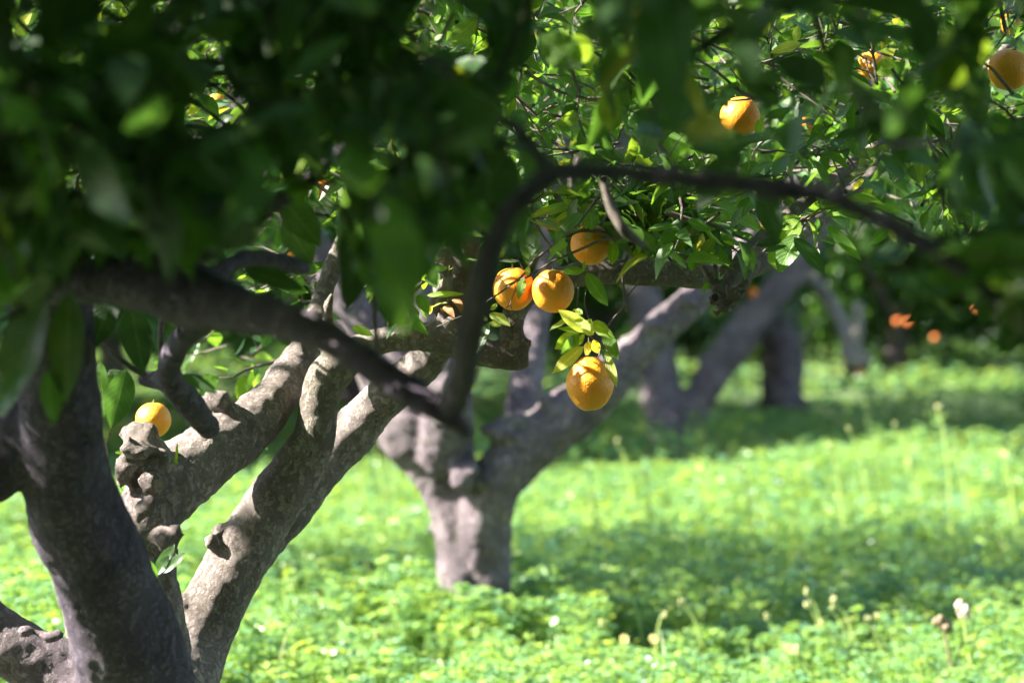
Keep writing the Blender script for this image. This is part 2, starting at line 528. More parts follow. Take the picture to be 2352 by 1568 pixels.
def sprigs(centers, per=(6, 10), twig_len=(0.14, 0.32), leaf_len=(0.055, 0.095), w=W_OLD, droop=0.5, twig_r=0.0018):
    """returns leaf arrays and twig quads for many sprigs at once"""
    C = np.asarray(centers, float); n = len(C)
    th = RNG.uniform(0, 2 * np.pi, n)
    D = unit(np.stack([np.cos(th), np.sin(th), RNG.normal(-0.15 * droop, 0.55, n)], -1))
    Ln = RNG.uniform(*twig_len, n)
    K = per[1]
    t = (np.arange(K)[None] + RNG.uniform(-.3, .3, (n, K))) / K
    t = np.clip(t, 0.02, 1)
    keep = RNG.uniform(size=(n, K)) < RNG.uniform(per[0] / per[1], 1.0, n)[:, None]
    pos = C[:, None] + D[:, None] * (t * Ln[:, None])[..., None]
    pos[..., 2] -= droop * 0.25 * (t ** 2) * Ln[:, None]
    s1 = unit(np.cross(D, np.array([0, 0, 1.0]) + RNG.normal(0, .1, (n, 3))))
    s2 = np.cross(D, s1)
    ang = (np.arange(K) * 2.4)[None] + RNG.uniform(0, 6.28, n)[:, None]
    rad = s1[:, None] * np.cos(ang)[..., None] + s2[:, None] * np.sin(ang)[..., None]
    ld = unit(D[:, None] * RNG.uniform(.3, 1.0, (n, K, 1)) + rad * RNG.uniform(.5, 1.2, (n, K, 1)) + np.array([0, 0, -droop * 0.6]) + RNG.normal(0, .25, (n, K, 3)))
    nn = np.array([0, 0, 1.0]) + RNG.normal(0, .55, (n, K, 3))
    L = RNG.uniform(*leaf_len, (n, K)) * RNG.uniform(.75, 1.1, (n, 1))
    Wd = L * RNG.uniform(.36, .58, (n, K))
    base = pos + ld * 0.012
    sp = tints(n, w)[:, None] * 0.5 + tints(n * K, w).reshape(n, K, 3) * 0.5
    m = keep.ravel()
    lv = (base.reshape(-1, 3)[m], ld.reshape(-1, 3)[m], nn.reshape(-1, 3)[m], L.ravel()[m], Wd.ravel()[m], sp.reshape(-1, 3)[m])
    # twigs: 5 rings, 4 sides
    ns, sd = 5, 4
    tt = np.linspace(-0.35, 1, ns)
    cen = C[:, None] + D[:, None] * (tt[None] * Ln[:, None])[..., None]
    cen[..., 2] -= droop * 0.25 * (np.clip(tt, 0, 1) ** 2)[None] * Ln[:, None]
    cen += RNG.normal(0, .004, cen.shape)
    r = twig_r * (1.5 - tt)[None, :, None] * RNG.uniform(.7, 1.5, (n, 1, 1))
    aa = np.arange(sd) * 2 * np.pi / sd
    ring = cen[:, :, None] + (s1[:, None, None] * np.cos(aa)[None, None, :, None] + s2[:, None, None] * np.sin(aa)[None, None, :, None]) * r[..., None]
    TV = ring.reshape(-1, 3)
    q = []
    for i in range(ns - 1):
        for k in range(sd):
            k2 = (k + 1) % sd
            q.append((i * sd + k, i * sd + k2, (i + 1) * sd + k2, (i + 1) * sd + k))
    q = np.array(q)
    TQ = (q[None] + (np.arange(n) * ns * sd)[:, None, None]).reshape(-1, 4)
    return lv, TV, TQ

def poly_points(poly, drange, n, power=1.0):
    poly = np.asarray(poly, float)
    lo, hi = poly.min(0), poly.max(0)
    out = np.zeros((0, 3))
    while len(out) < n:
        x = RNG.uniform(lo[0], hi[0], n * 2); y = RNG.uniform(lo[1], hi[1], n * 2)
        m = inside(poly, x, y)
        x, y = x[m], y[m]
        d = drange[0] + (drange[1] - drange[0]) * RNG.uniform(size=len(x)) ** power
        out = np.vstack([out, at_np(x, y, d)])
    return out[:n]

def in_frame(P, margin=150):
    x, y, d = project(P)
    return (d > 0.2) & (x > -margin) & (x < 2352 + margin) & (y > -margin) & (y < 1568 + margin)

def ellipsoid(c, r, n, inner=0.45, clump=0.0, nclump=0):
    v = unit(RNG.normal(size=(n, 3)))
    rad = RNG.uniform(inner ** 3, 1, n) ** (1 / 3)
    P = v * rad[:, None]
    if clump:
        # uneven outline and gaps: push by blobs of noise
        k = np.array([noise.noise(Vector(p * 2.1) + Vector((clump, 0, clump))) for p in P])
        P = P[k > -0.16]
        k = k[k > -0.16]
        P = P * (1 + 0.28 * k)[:, None]
    return P * np.asarray(r) + np.asarray(c)

# ------------------------------------------------------------------ ground
def ground_h(x, y):
    return (0.05 * np.sin(x * 0.9 + y * 0.35 + 1.0) + 0.035 * np.sin(x * 2.3 - y * 1.1) + 0.025 * np.sin(y * 2.9 + x * 0.6)) * np.clip((y - 3) / 4, 0.2, 1)

def build_ground():
    xs = np.concatenate([[-400, -120, -50], np.linspace(-28, 28, 90), [50, 120, 400]])
    ys = np.concatenate([[-60, -20], np.linspace(-6, 45, 120), [60, 100, 200, 600]])
    X, Y = np.meshgrid(xs, ys)
    Z = ground_h(X, Y) * (np.abs(X) < 30) * (Y < 46) - 0.02
    V = np.stack([X, Y, Z], -1).reshape(-1, 3)
    nx, ny = len(xs), len(ys)
    I = np.arange(nx * ny).reshape(ny, nx)
    Q = np.stack([I[:-1, :-1], I[:-1, 1:], I[1:, 1:], I[1:, :-1]], -1).reshape(-1, 4)
    m, t, out = newmat("orchard_soil")
    L = t.links.new
    tc = N(t, "ShaderNodeTexCoord")
    n1 = N(t, "ShaderNodeTexNoise", i_Scale=3.0, i_Detail=10.0, i_Roughness=0.7)
    L(tc.outputs["Object"], n1.inputs["Vector"])
    r = ramp(t, [(0.3, (0.018, 0.03, 0.010)), (0.55, (0.035, 0.06, 0.016)), (0.75, (0.06, 0.09, 0.025))], n1.outputs[0])
    b = N(t, "ShaderNodeBsdfPrincipled", i_Roughness=0.95)
    L(r.outputs[0], b.inputs["Base Color"])
    bp = N(t, "ShaderNodeBump", i_Strength=0.8, i_Distance=0.04)
    L(n1.outputs[0], bp.inputs["Height"]); L(bp.outputs[0], b.inputs["Normal"])
    L(b.outputs[0], out.inputs[0])
    o = mesh_np("ground", V, Q, m)
    tagit(o, "dark orchard soil under the clover", None, None, "structure")
build_ground()

# ---- clover: trefoil leaves on thin stems
HEART = np.array([(0, 0), (-.60, .62), (-.42, 1.0), (0, .80), (.42, 1.0), (.60, .62)], float)
def clover_field():
    Vs, Qs, Ts = [], [], []
    off = 0
    def batch(n, y0, y1, half, size, zlo, zhi, stem, at_clump=None):
        nonlocal off
        u = RNG.uniform(size=n)
        # uniform over a wedge wider than the view
        y = np.sqrt(y0 ** 2 + (y1 ** 2 - y0 ** 2) * u)
        x = RNG.uniform(-1, 1, n) * (half + 0.205 * y)
        if at_clump:
            aa = RNG.uniform(0, 2 * np.pi, n); ra = at_clump[2] * RNG.uniform(.12, 1, n) ** .7
            x = at_clump[0] + np.cos(aa) * ra; y = at_clump[1] + np.sin(aa) * ra
        mound = np.array([noise.noise(Vector((a * 1.1, b * 0.8, 3.3))) for a, b in zip(x, y)])
        fine = np.array([noise.noise(Vector((a * 5.5, b * 4.0, 8.3))) for a, b in zip(x, y)])
        keep = fine > -0.26
        x, y, mound, fine = x[keep], y[keep], mound[keep], fine[keep]
        n = len(x)
        s = RNG.uniform(size[0], size[1], n)
        z = ground_h(x, y) + (zlo + (zhi - zlo) * RNG.uniform(size=n) ** 0.55) * (1 + 0.45 * mound + 0.45 * fine)
        yaw = RNG.uniform(0, 2 * np.pi, n)
        tiltd = RNG.uniform(0, 2 * np.pi, n); tilt = RNG.uniform(0, .55, n)
        nrm = np.stack([np.sin(tilt) * np.cos(tiltd), np.sin(tilt) * np.sin(tiltd), np.cos(tilt)], -1)
        a = unit(np.cross(nrm, np.stack([np.cos(yaw), np.sin(yaw), 0 * yaw], -1)))
        b = np.cross(nrm, a)
        base = np.stack([x, y, z], -1)
        fold = RNG.uniform(.05, .5, n)
        droop = RNG.uniform(-.1, .45, n)
        tint = np.array([[0.125, 0.26, 0.085], [0.165, 0.31, 0.085], [0.23, 0.36, 0.07], [0.105, 0.245, 0.12]])[RNG.integers(0, 4, n)] * RNG.uniform(.8, 1.25, (n, 1))
        verts = []
        for k in range(3):
            an = k * 2 * np.pi / 3
            d = a * math.cos(an) + b * math.sin(an)
            sd = -a * math.sin(an) + b * math.cos(an)
            for (hx, hy) in HEART:
                hz = abs(hx) * fold - hy * droop * hy
                verts.append(base + (sd * hx + d * (hy + .05)) * s[:, None] + nrm * (hz * s)[:, None])
        V = np.stack(verts, 1)
        q = []
        for k in range(3):
            o6 = k * 6
            q += [(o6, o6 + 3, o6 + 2, o6 + 1), (o6, o6 + 5, o6 + 4, o6 + 3)]
        kv = 18
        if stem:
            foot = base.copy(); foot[:, 2] = ground_h(x, y); foot[:, :2] += RNG.normal(0, .03, (n, 2))
            wv = a * 0.0016
            V = np.concatenate([V, np.stack([base - wv, base + wv, foot + wv, foot - wv], 1)], 1)
            q.append((18, 19, 20, 21)); kv = 22
        Q = np.array(q)[None] + (np.arange(n) * kv)[:, None, None] + off
        Vs.append(V.reshape(-1, 3)); Qs.append(Q.reshape(-1, 4)); Ts.append(np.repeat(tint, kv, 0))
        off += n * kv
    batch(48000, 5.2, 9.5, 0.5, (0.012, 0.023), .06, .22, True)
    batch(38000, 9.5, 15, 0.8, (0.015, 0.027), .06, .24, True)
    batch(24000, 15, 26, 1.5, (0.022, 0.036), .10, .25, False)
    batch(20000, 26, 48, 3, (0.035, 0.06), .10, .28, False)
    for (cx, cy, rr, nn_, sz) in ((-.12, 8.22, .42, 2000, (.015, .026)), (1.02, 17.2, .6, 260, (.02, .03))):
        foot_clump = (cx, cy, rr)
        batch(nn_, cy, cy, 0, sz, .1, .30, True, at_clump=foot_clump)
    batch(6000, 1.5, 5.2, 1.2, (0.014, 0.024), .06, .2, False)
    o = mesh_np("clover", np.vstack(Vs), np.vstack(Qs), CLOVER, tint=np.vstack(Ts), smooth=False)
    tagit(o, "dense bright green clover carpeting the orchard floor", "clover", None, "stuff")
clover_field()

def grass_blades():
    n = 15000
    y = np.sqrt(5.6 ** 2 + (24 ** 2 - 5.6 ** 2) * RNG.uniform(size=n)); x = RNG.uniform(-1, 1, n) * (.4 + .2 * y)
    dens = np.array([noise.noise(Vector((a * .8, b * .6, 21.0))) for a, b in zip(x, y)])
    k = dens > -0.05 + RNG.normal(0, .12, n); x, y = x[k], y[k]; n = len(x)
    h = RNG.uniform(.16, .36, n); w = RNG.uniform(.0018, .0036, n) * np.maximum(1, y / 9)
    an = RNG.uniform(0, 2 * np.pi, n); lean = RNG.uniform(.1, .55, n) * h
    la = np.where(RNG.uniform(size=n) < .6, RNG.normal(2.8, .5, n), RNG.uniform(0, 6.28, n))
    t = np.linspace(0, 1, 5)
    z0 = ground_h(x, y)
    P = np.stack([x[:, None] + np.cos(la)[:, None] * lean[:, None] * t ** 2, y[:, None] + np.sin(la)[:, None] * lean[:, None] * t ** 2, z0[:, None] + h[:, None] * (t - .18 * t ** 3)], -1)
    sd = np.stack([np.cos(an), np.sin(an), 0 * an], -1)[:, None] * (w[:, None] * (1 - t ** 2 * .9))[..., None]
    V = np.stack([P - sd, P + sd], 2).reshape(n, 10, 3)
    q = np.array([(2 * i, 2 * i + 1, 2 * i + 3, 2 * i + 2) for i in range(4)])
    Q = (q[None] + (np.arange(n) * 10)[:, None, None]).reshape(-1, 4)
    tn = np.repeat(np.array([[.16, .28, .05], [.22, .33, .07], [.30, .34, .12], [.12, .24, .05]])[RNG.integers(0, 4, n)], 10, 0)
    o = mesh_np("grass", V.reshape(-1, 3), Q, CLOVER, tint=tn)
    tagit(o, "thin grass blades standing up out of the clover", "grass", None, "stuff")
grass_blades()

# ------------------------------------------------------------------ tree 1: many-limbed tree in front, base below the picture
FG_A = [(-250, -250), (1250, -250), (1210, 300), (1160, 440), (1010, 420), (960, 640), (905, 700), (840, 600), (760, 500), (690, 460), (600, 540), (480, 590), (300, 600), (215, 600), (150, 640), (60, 700), (-250, 760)]
FG_B = [(1250, -250), (2600, -250), (2600, 760), (2300, 700), (2080, 560), (1950, 420), (1600, 350), (1300, 350), (1220, 300)]
MID_M = [(640, -250), (2700, -250), (2700, 640), (2280, 620), (2100, 520), (1900, 480), (1780, 470), (1560, 480), (1480, 520), (1250, 480), (1000, 460), (740, 470)]

T1 = empty("orange_tree", at(300, 2329, 4.4), "low many limbed orange tree in front, its dark leaning trunk filling the lower left corner", "orange tree")
T1_PATHS = {
 "trunk": [
   [(300, 2380, 4.4, 380), (300, 2150, 4.4, 320), (305, 1950, 4.35, 310), (315, 1760, 4.2, 300), (312, 1568, 4.05, 272), (250, 1350, 3.95, 232), (165, 1150, 3.85, 215), (138, 950, 3.75, 192), (130, 800, 3.7, 185), (112, 650, 3.6, 190), (60, 480, 3.5, 165), (10, 280, 3.4, 140), (-60, 50, 3.3, 120), (-130, -250, 3.2, 100)],
   [(80, 950, 3.8, 130), (10, 1060, 3.8, 150), (-60, 1090, 3.8, 150), (-180, 1060, 3.8, 120)],
 ],
}
rng1 = np.random.default_rng(11)
def tree_part(name, paths, mat, parent, voxel, knobs=(), nb=0, d1=0.010, d2=0.005, rough=0.09, sides=16, sm=2, label=None, bf=(.22, .45)):
    mb = MB()
    for i, p in enumerate(paths):
        S = mb.tube(P4(p), sides=sides, seg=6, rough=rough, nscale=9.0, seed=i * 3.1 + len(name))
        if nb: bumps(mb, S, rng1, nb, f=bf)
    for (a, b, d, s, sx, sz) in knobs:
        s *= .85
        mb.lump(at(a, b, d), s / 2 / F * d, (sx, 1, sz), 0.75, a * 0.013, nu=26, nv=18, nscale=2.0)
        for q in range(3):
            mb.lump(at(a + rng1.normal() * s * .3, b + rng1.normal() * s * .3, d - s * .2 / F * d), s * rng1.uniform(.12, .24) / F * d, (rng1.uniform(.6, 1.3), 1, rng1.uniform(.6, 1.5)), 1.2, a * 0.03 + q, nu=16, nv=12, nscale=2.2)
    o = mb.build(name, mat, parent, origin=parent.matrix_basis.translation)
    if voxel: organic(o, voxel, d1, d2, sm)
    if label: o["label"] = label
    return o

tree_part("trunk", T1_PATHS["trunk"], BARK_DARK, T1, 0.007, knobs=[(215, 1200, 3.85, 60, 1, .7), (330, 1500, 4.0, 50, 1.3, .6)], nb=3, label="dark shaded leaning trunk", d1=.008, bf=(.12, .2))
# sunlit pruned limb curving up to the right
tree_part("limb", [
   [(330, 1900, 4.45, 250), (390, 1620, 4.6, 210), (450, 1470, 4.68, 158), (520, 1335, 4.7, 150), (590, 1210, 4.7, 135), (672, 1095, 4.7, 122), (722, 1000, 4.7, 98), (735, 915, 4.7, 92), (765, 850, 4.68, 98), (825, 803, 4.7, 76), (900, 778, 4.72, 62), (1010, 778, 4.74, 72), (1100, 808, 4.75, 66), (1205, 822, 4.76, 58)],
   [(1192, 815, 4.76, 58), (1176, 765, 4.76, 56), (1188, 708, 4.77, 54), (1232, 660, 4.78, 50), (1310, 634, 4.79, 54), (1410, 625, 4.8, 60), (1560, 630, 4.85, 62), (1690, 625, 4.95, 56), (1800, 570, 5.05, 46), (1920, 470, 5.15, 38), (2080, 330, 5.2, 30), (2300, 120, 5.3, 22), (2450, -50, 5.3, 16)],
   [(742, 800, 4.7, 34), (752, 740, 4.68, 26), (758, 690, 4.66, 20), (768, 668, 4.66, 8)],
 ], BARK, T1, 0.0055, knobs=[
   (668, 1040, 4.68, 46, .7, 1.3), (655, 1060, 4.68, 30, 1, 1), (710, 880, 4.68, 26, .8, 1.3), (628, 1090, 4.7, 30, 1.2, .8), (505, 1215, 4.68, 34, 1.2, .6), (485, 1245, 4.66, 34, 1, 1.1), (420, 1390, 4.66, 40, .8, 1.4),
   (1028, 742, 4.7, 30, .9, 1), (1045, 760, 4.7, 28, 1, 1), (1205, 828, 4.75, 34, .8, 1.1), (1210, 790, 4.75, 24, .8, 1), (755, 700, 4.66, 22, .8, 1.6), (1650, 640, 4.9, 60, 1, .9), (1075, 815, 4.72, 30, 1, .7), (905, 768, 4.68, 16, 1, 1)],
 nb=3, d1=.007, d2=.004, label="pale sunlit limb covered in pruning scars", bf=(.12, .26))
# limb behind it, in brown light, going up as the upright one
tree_part("limb", [
   [(560, 1300, 4.8, 90), (660, 1180, 4.85, 95), (770, 1040, 4.9, 105), (870, 925, 4.9, 100), (960, 845, 4.85, 90), (1015, 770, 4.8, 80), (1045, 690, 4.78, 72), (1065, 590, 4.76, 72), (1072, 480, 4.76, 78), (1080, 380, 4.8, 66), (1130, 220, 4.8, 52), (1230, 0, 4.8, 40), (1350, -250, 4.8, 30)],
   [(1010, 690, 4.76, 40), (1018, 640, 4.72, 46), (1022, 580, 4.70, 30)],
   ], BARK, T1, 0.0065, knobs=[(1022, 592, 4.68, 44, .9, 1.3), (1018, 655, 4.7, 44, 1, 1.2), (1000, 700, 4.75, 40, 1.2, .8)], nb=2, label="upright brown limb behind the hanging oranges", bf=(.15, .25))
# stout limb with rough broken end
tree_part("limb", [
   [(370, 1700, 4.5, 150), (375, 1500, 4.5, 125), (350, 1350, 4.5, 125), (335, 1210, 4.5, 150), (395, 1110, 4.55, 168), (500, 1030, 4.62, 150), (600, 950, 4.7, 122), (665, 865, 4.78, 92), (705, 790, 4.84, 72), (735, 700, 4.9, 52), (765, 610, 4.95, 42), (786, 540, 5.0, 32)],
   [(380, 1100, 4.5, 90), (330, 1040, 4.5, 110), (290, 1030, 4.5, 90)],
   ], BARK_WARM, T1, 0.0062, knobs=[
   (500, 915, 4.62, 60, 1.1, .7), (520, 930, 4.62, 44, .7, 1.3), (570, 925, 4.68, 40, 1, 1.2), (315, 1035, 4.44, 62, 1.3, .7), (345, 990, 4.48, 34, 1.2, .8), (285, 1080, 4.47, 60, .8, 1.2), (330, 1170, 4.4, 60, 1, .8),
   (385, 1240, 4.45, 62, 1, 1), (402, 1222, 4.45, 34, .8, 1.5), (692, 795, 4.8, 40, .8, 1.2), (350, 1110, 4.45, 60, 1, 1)],
   nb=4, d1=.011, d2=.006, label="stout shaded limb with a splintered old cut")
# low limb at the left edge
tree_part("limb", [[(-320, 1180, 4.4, 120), (-170, 1310, 4.4, 130), (-40, 1440, 4.4, 150), (70, 1510, 4.4, 150), (190, 1590, 4.4, 190), (300, 1750, 4.35, 200)]],
   BARK_MID, T1, 0.007, knobs=[(120, 1460, 4.3, 44, 1.3, .6), (190, 1520, 4.25, 34, 1, .8), (60, 1450, 4.3, 40, 1.3, .7)], nb=2, label="low reddish brown limb reaching out to the left edge")
tree_part("branch", [[(135, 1300, 4.7, 18), (150, 1400, 4.65, 20), (172, 1500, 4.6, 24), (200, 1620, 4.5, 30)]], BARK, T1, 0.004, d1=.003, d2=.002, label="thin pale stem seen past the left edge of the trunk")
# dark shaded branches close to the camera
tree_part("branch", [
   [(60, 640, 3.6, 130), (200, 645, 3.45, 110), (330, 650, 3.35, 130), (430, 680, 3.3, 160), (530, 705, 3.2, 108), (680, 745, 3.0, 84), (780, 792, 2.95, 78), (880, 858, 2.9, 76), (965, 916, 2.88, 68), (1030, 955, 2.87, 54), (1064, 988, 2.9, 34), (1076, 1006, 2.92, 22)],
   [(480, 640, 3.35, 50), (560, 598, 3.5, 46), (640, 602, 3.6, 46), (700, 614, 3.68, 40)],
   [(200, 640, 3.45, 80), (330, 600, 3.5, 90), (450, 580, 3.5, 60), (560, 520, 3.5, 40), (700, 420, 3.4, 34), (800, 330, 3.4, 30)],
   ], BARK_VEIL, T1, 0.006, nb=1, d1=.006, label="dark thick branch sweeping down across the left half", bf=(.12, .2))
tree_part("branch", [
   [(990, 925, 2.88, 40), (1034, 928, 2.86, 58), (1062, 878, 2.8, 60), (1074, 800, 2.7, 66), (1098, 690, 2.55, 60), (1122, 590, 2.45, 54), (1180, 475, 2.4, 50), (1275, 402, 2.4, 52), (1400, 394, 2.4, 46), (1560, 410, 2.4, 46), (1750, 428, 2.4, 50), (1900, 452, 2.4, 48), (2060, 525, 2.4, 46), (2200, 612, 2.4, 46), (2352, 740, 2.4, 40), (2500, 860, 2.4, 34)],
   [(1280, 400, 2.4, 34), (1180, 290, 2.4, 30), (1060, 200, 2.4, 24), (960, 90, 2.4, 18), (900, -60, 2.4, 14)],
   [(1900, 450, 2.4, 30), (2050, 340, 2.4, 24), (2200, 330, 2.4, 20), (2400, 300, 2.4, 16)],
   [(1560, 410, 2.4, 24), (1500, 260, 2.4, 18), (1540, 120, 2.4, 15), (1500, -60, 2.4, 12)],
   ], BARK_VEIL, T1, 0.0052, nb=1, d1=.005, label="dark arching branch that rises and crosses to the right edge", bf=(.1, .2))
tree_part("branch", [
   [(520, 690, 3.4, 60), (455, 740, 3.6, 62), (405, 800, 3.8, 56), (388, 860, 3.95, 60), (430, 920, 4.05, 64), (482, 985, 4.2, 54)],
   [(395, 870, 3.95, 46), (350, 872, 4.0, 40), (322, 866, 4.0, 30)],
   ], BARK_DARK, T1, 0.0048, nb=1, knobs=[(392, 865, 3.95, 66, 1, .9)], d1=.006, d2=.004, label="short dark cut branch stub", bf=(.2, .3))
# knobbly hanging node with cut ends, in focus
nodebase = tree_part("branch", [
   [(2060, 300, 4.9, 26), (1930, 400, 4.8, 30), (1830, 480, 4.72, 34), (1752, 548, 4.66, 40), (1706, 598, 4.62, 44), (1676, 648, 4.6, 42), (1650, 682, 4.58, 42)],
   [(1698, 660, 4.62, 30), (1712, 640, 4.62, 30), (1728, 590, 4.64, 16), (1742, 560, 4.66, 12)],
   [(1648, 665, 4.6, 20), (1630, 640, 4.6, 18), (1608, 608, 4.62, 15), (1570, 588, 4.66, 12), (1500, 560, 4.7, 10)],
   [(1642, 650, 4.6, 14), (1643, 600, 4.6, 12), (1652, 540, 4.6, 10)],
   ], BARK, T1, 0.0028, knobs=[(1645, 684, 4.56, 36, 1, 1.05), (1690, 676, 4.56, 40, 1.1, .9), (1668, 704, 4.57, 34, 1, .8), (1646, 716, 4.57, 16, .7, 1.3), (1662, 618, 4.56, 22, 1, 1)], d1=.003, d2=.0016, sm=2, label="knobbly brown branch end with round healed cuts")
mb = MB()
def disc_cut(px, py, d, w, h):
    c = np.array(at(px, py, d)); rx = w / 2 / F * d; rz = h / 2 / F * d
    V = [c + np.array([0, -.001, 0])]; n = 16
    for k in range(n):
        a = 2 * math.pi * k / n
        V.append(c + np.array([math.cos(a) * rx, 0.002, math.sin(a) * rz]))
    Q = [(0, 1 + k, 1 + (k + 1) % n, 1 + (k + 2) % n) for k in range(0, n, 2)]
    mb.add(V, Q)
disc_cut(1643, 683, 4.56 - .0175, 15, 18)  # flat dark disc drawn in place of the knot's hollow
hh = mb.build("knot_hole", HOLE, nodebase, origin=(0, 0, 0)); hh.location = -Vector(T1.location) - Vector(nodebase.location)

# ---- twigs in focus, each a short curved stem (one mesh part)
def z5(x, y): return (775.2 + x * .3418, 459.4 + y * .3418)
def z6(x, y): return (1548 + x * .3418, 516.8 + y * .3418)
def z3(x, y): return (1548 + x * .3418, y * .3418)
def z2(x, y): return (775.2 + x * .3418, y * .3418)
def z4(x, y): return (x * .3418, 516.8 + y * .3418)
def twig(pts, conv, d, w0, w1, d1=None):
    n = len(pts); d1 = d if d1 is None else d1
    path = []
    for i, p in enumerate(pts):
        a, b = conv(*p); f = i / (n - 1)
        path.append((a, b, d + (d1 - d) * f, (w0 + (w1 - w0) * f)))
    mb = MB(); mb.tube(P4(path), sides=8, seg=5, rough=.18, nscale=120, seed=pts[0][0])
    mb.build("twig", TWIG, T1, origin=T1.location)
TWG = [
 ([(2100, 330), (1860, 250), (1760, 215), (1640, 205), (1560, 235), (1430, 320), (1310, 420), (1240, 510), (1110, 610), (955, 715)], z5, 4.52, 11, 3.5),
 ([(2352, 390), (2200, 340), (2060, 290), (1900, 262), (1800, 260), (1600, 345), (1440, 415), (1300, 505), (1200, 545), (1120, 580)], z5, 4.50, 10, 3),
 ([(1255, 65), (1330, 160), (1400, 270), (1475, 385)], z5, 4.5, 6, 3),
 ([(2000, 310), (1940, 400), (1918, 500), (1925, 640), (1945, 752)], z5, 4.55, 7, 6),
 ([(1925, 715), (1850, 800), (1795, 890), (1757, 1045)], z5, 4.55, 5, 3.5),
 ([(1950, 645), (2015, 565), (2085, 500)], z5, 4.55, 4, 2),
 ([(1622, 490), (1615, 640), (1603, 760)], z5, 4.55, 4, 3),
 ([(1210, 390), (1245, 465)], z5, 4.5, 3, 2.5),
 ([(1170, 405), (1240, 420), (1310, 445)], z5, 4.5, 3, 2.5),
 ([(1225, 545), (1180, 640), (1160, 700), (1130, 725)], z5, 4.48, 3, 2),
 ([(1160, 700), (1175, 740)], z5, 4.48, 2.5, 1.5),
 ([(2000, 200), (2130, 280), (2190, 340), (2250, 420), (2310, 480), (2352, 530)], z5, 4.5, 8, 5),
 ([(2255, 445), (2215, 490), (2170, 520), (2120, 520)], z5, 4.5, 5, 3),
 ([(2170, 290), (2260, 240), (2352, 150)], z5, 4.55, 3, 2),
 ([(665, 855), (740, 820), (830, 780)], z5, 4.5, 3.5, 3),
 ([(750, 770), (740, 640), (745, 520), (765, 350)], z5, 4.55, 4, 3),
 ([(1670, 600), (1660, 700), (1700, 830), (1690, 900), (1685, 1040)], z5, 4.55, 2.5, 3),
 ([(1700, 915), (1750, 960), (1790, 980)], z5, 4.55, 3, 2),
 ([(1550, 1100), (1553, 1090)], z5, 4.55, 2, 2),
 ([(2450, 760), (2352, 800), (2230, 830), (2110, 850), (1990, 880), (1820, 915), (1700, 960), (1590, 990)], z3, 4.5, 9, 5),
 ([(1990, 880), (2000, 790), (1997, 700)], z3, 4.5, 6, 4),
 ([(2110, 850), (2090, 780), (2070, 700), (2000, 640)], z3, 4.5, 5, 3),
 ([(2260, 815), (2285, 730)], z3, 4.5, 5, 2),
 ([(2220, 825), (2225, 790)], z3, 4.5, 5, 2),
 ([(1300, 945), (1230, 985), (1120, 1020), (1010, 1045), (895, 1030)], z3, 4.5, 8, 4),
 ([(1260, 965), (1262, 925)], z3, 4.5, 4, 2),
 ([(1360, 560), (1355, 480), (1335, 340), (1320, 240)], z3, 4.55, 9, 4),
 ([(1370, 570), (1330, 500), (1270, 470), (1180, 458)], z3, 4.55, 7, 3),
 ([(1290, 390), (1310, 480), (1370, 570)], z3, 4.6, 4, 4),
 ([(1370, 700), (1350, 780), (1270, 865)], z3, 4.6, 9, 3),
 ([(780, 1140), (770, 1060), (800, 960), (840, 860), (860, 660)], z3, 4.7, 14, 9),
 ([(1700, 395), (1800, 350), (1860, 300), (1920, 270)], z3, 4.55, 4, 7),
 ([(1920, 200), (1980, 90), (2040, 0), (2080, -80)], z3, 4.7, 8, 8),
 ([(1790, 160), (1780, 80), (1760, -20)], z3, 4.7, 9, 7),
 ([(850, 370), (780, 290), (700, 210), (600, 120), (520, 0)], z3, 4.8, 5, 4),
 ([(980, 350), (1020, 260), (1050, 100)], z3, 4.6, 7, 3),
 ([(640, 300), (600, 230), (480, 160), (340, 30), (280, -60)], z3, 4.7, 4, 6),
 ([(980, 330), (900, 315), (830, 330)], z3, 4.7, 4, 3),
 ([(200, -30), (180, 120), (60, 250)], z3, 4.7, 5, 3),
 ([(2100, 90), (2190, 40), (2260, 0)], z6, 4.5, 7, 2),
 ([(1260, 935), (1120, 990), (1050, 1010)], z3, 4.6, 3, 2),
 ([(1160, 705), (1240, 760), (1330, 800)], z3, 4.6, 4, 3),
 ([(2250, 1220), (2290, 1310), (2352, 1420)], z2, 4.6, 4, 4),
 ([(0, 1240), (20, 1320), (40, 1480)], z3, 4.6, 5, 4),
 ([(20, 1240), (90, 1340), (180, 1470)], z3, 4.6, 3, 3),
 ([(2352, 1320), (2110, 1185), (2240, 1160)], lambda x, y: (x * .3418, y * .3418), 4.6, 3, 2),
 ([(0, 1165), (80, 1170), (170, 1155)], z2, 4.6, 2.5, 2),
 ([(1600, 1300), (1610, 1450), (1630, 1560)], z2, 4.6, 3, 3),
 ([(1330, 1540), (1310, 1440), (1318, 1330)], z2, 4.6, 3, 2),
]
for tdef in TWG: twig(*tdef)
mb = MB()
# thorn spurs and bare sticks scattered through the canopy in focus
for k in range(260):
    x, y = RNG.uniform(700, 2420), RNG.uniform(-60, 520)
    if not inside(MID_M, np.array([x]), np.array([y]))[0]: continue
    d = RNG.uniform(4.4, 5.7)
    an = RNG.uniform(0, 6.28); ln = RNG.uniform(30, 170)
    dx, dy = math.cos(an) * ln, math.sin(an) * ln * .8
    p = [(x, y, d, RNG.uniform(3.5, 8)), (x + dx * .5 + RNG.normal() * 8, y + dy * .5 + RNG.normal() * 8, d + RNG.normal() * .05, RNG.uniform(3, 5)), (x + dx, y + dy, d + RNG.normal() * .1, 1.8)]
    mb.tube(P4(p), sides=6, seg=3, rough=.15, nscale=90, seed=x)
mb.build("twigs", TWIG, T1, origin=T1.location)["kind"] = "stuff"
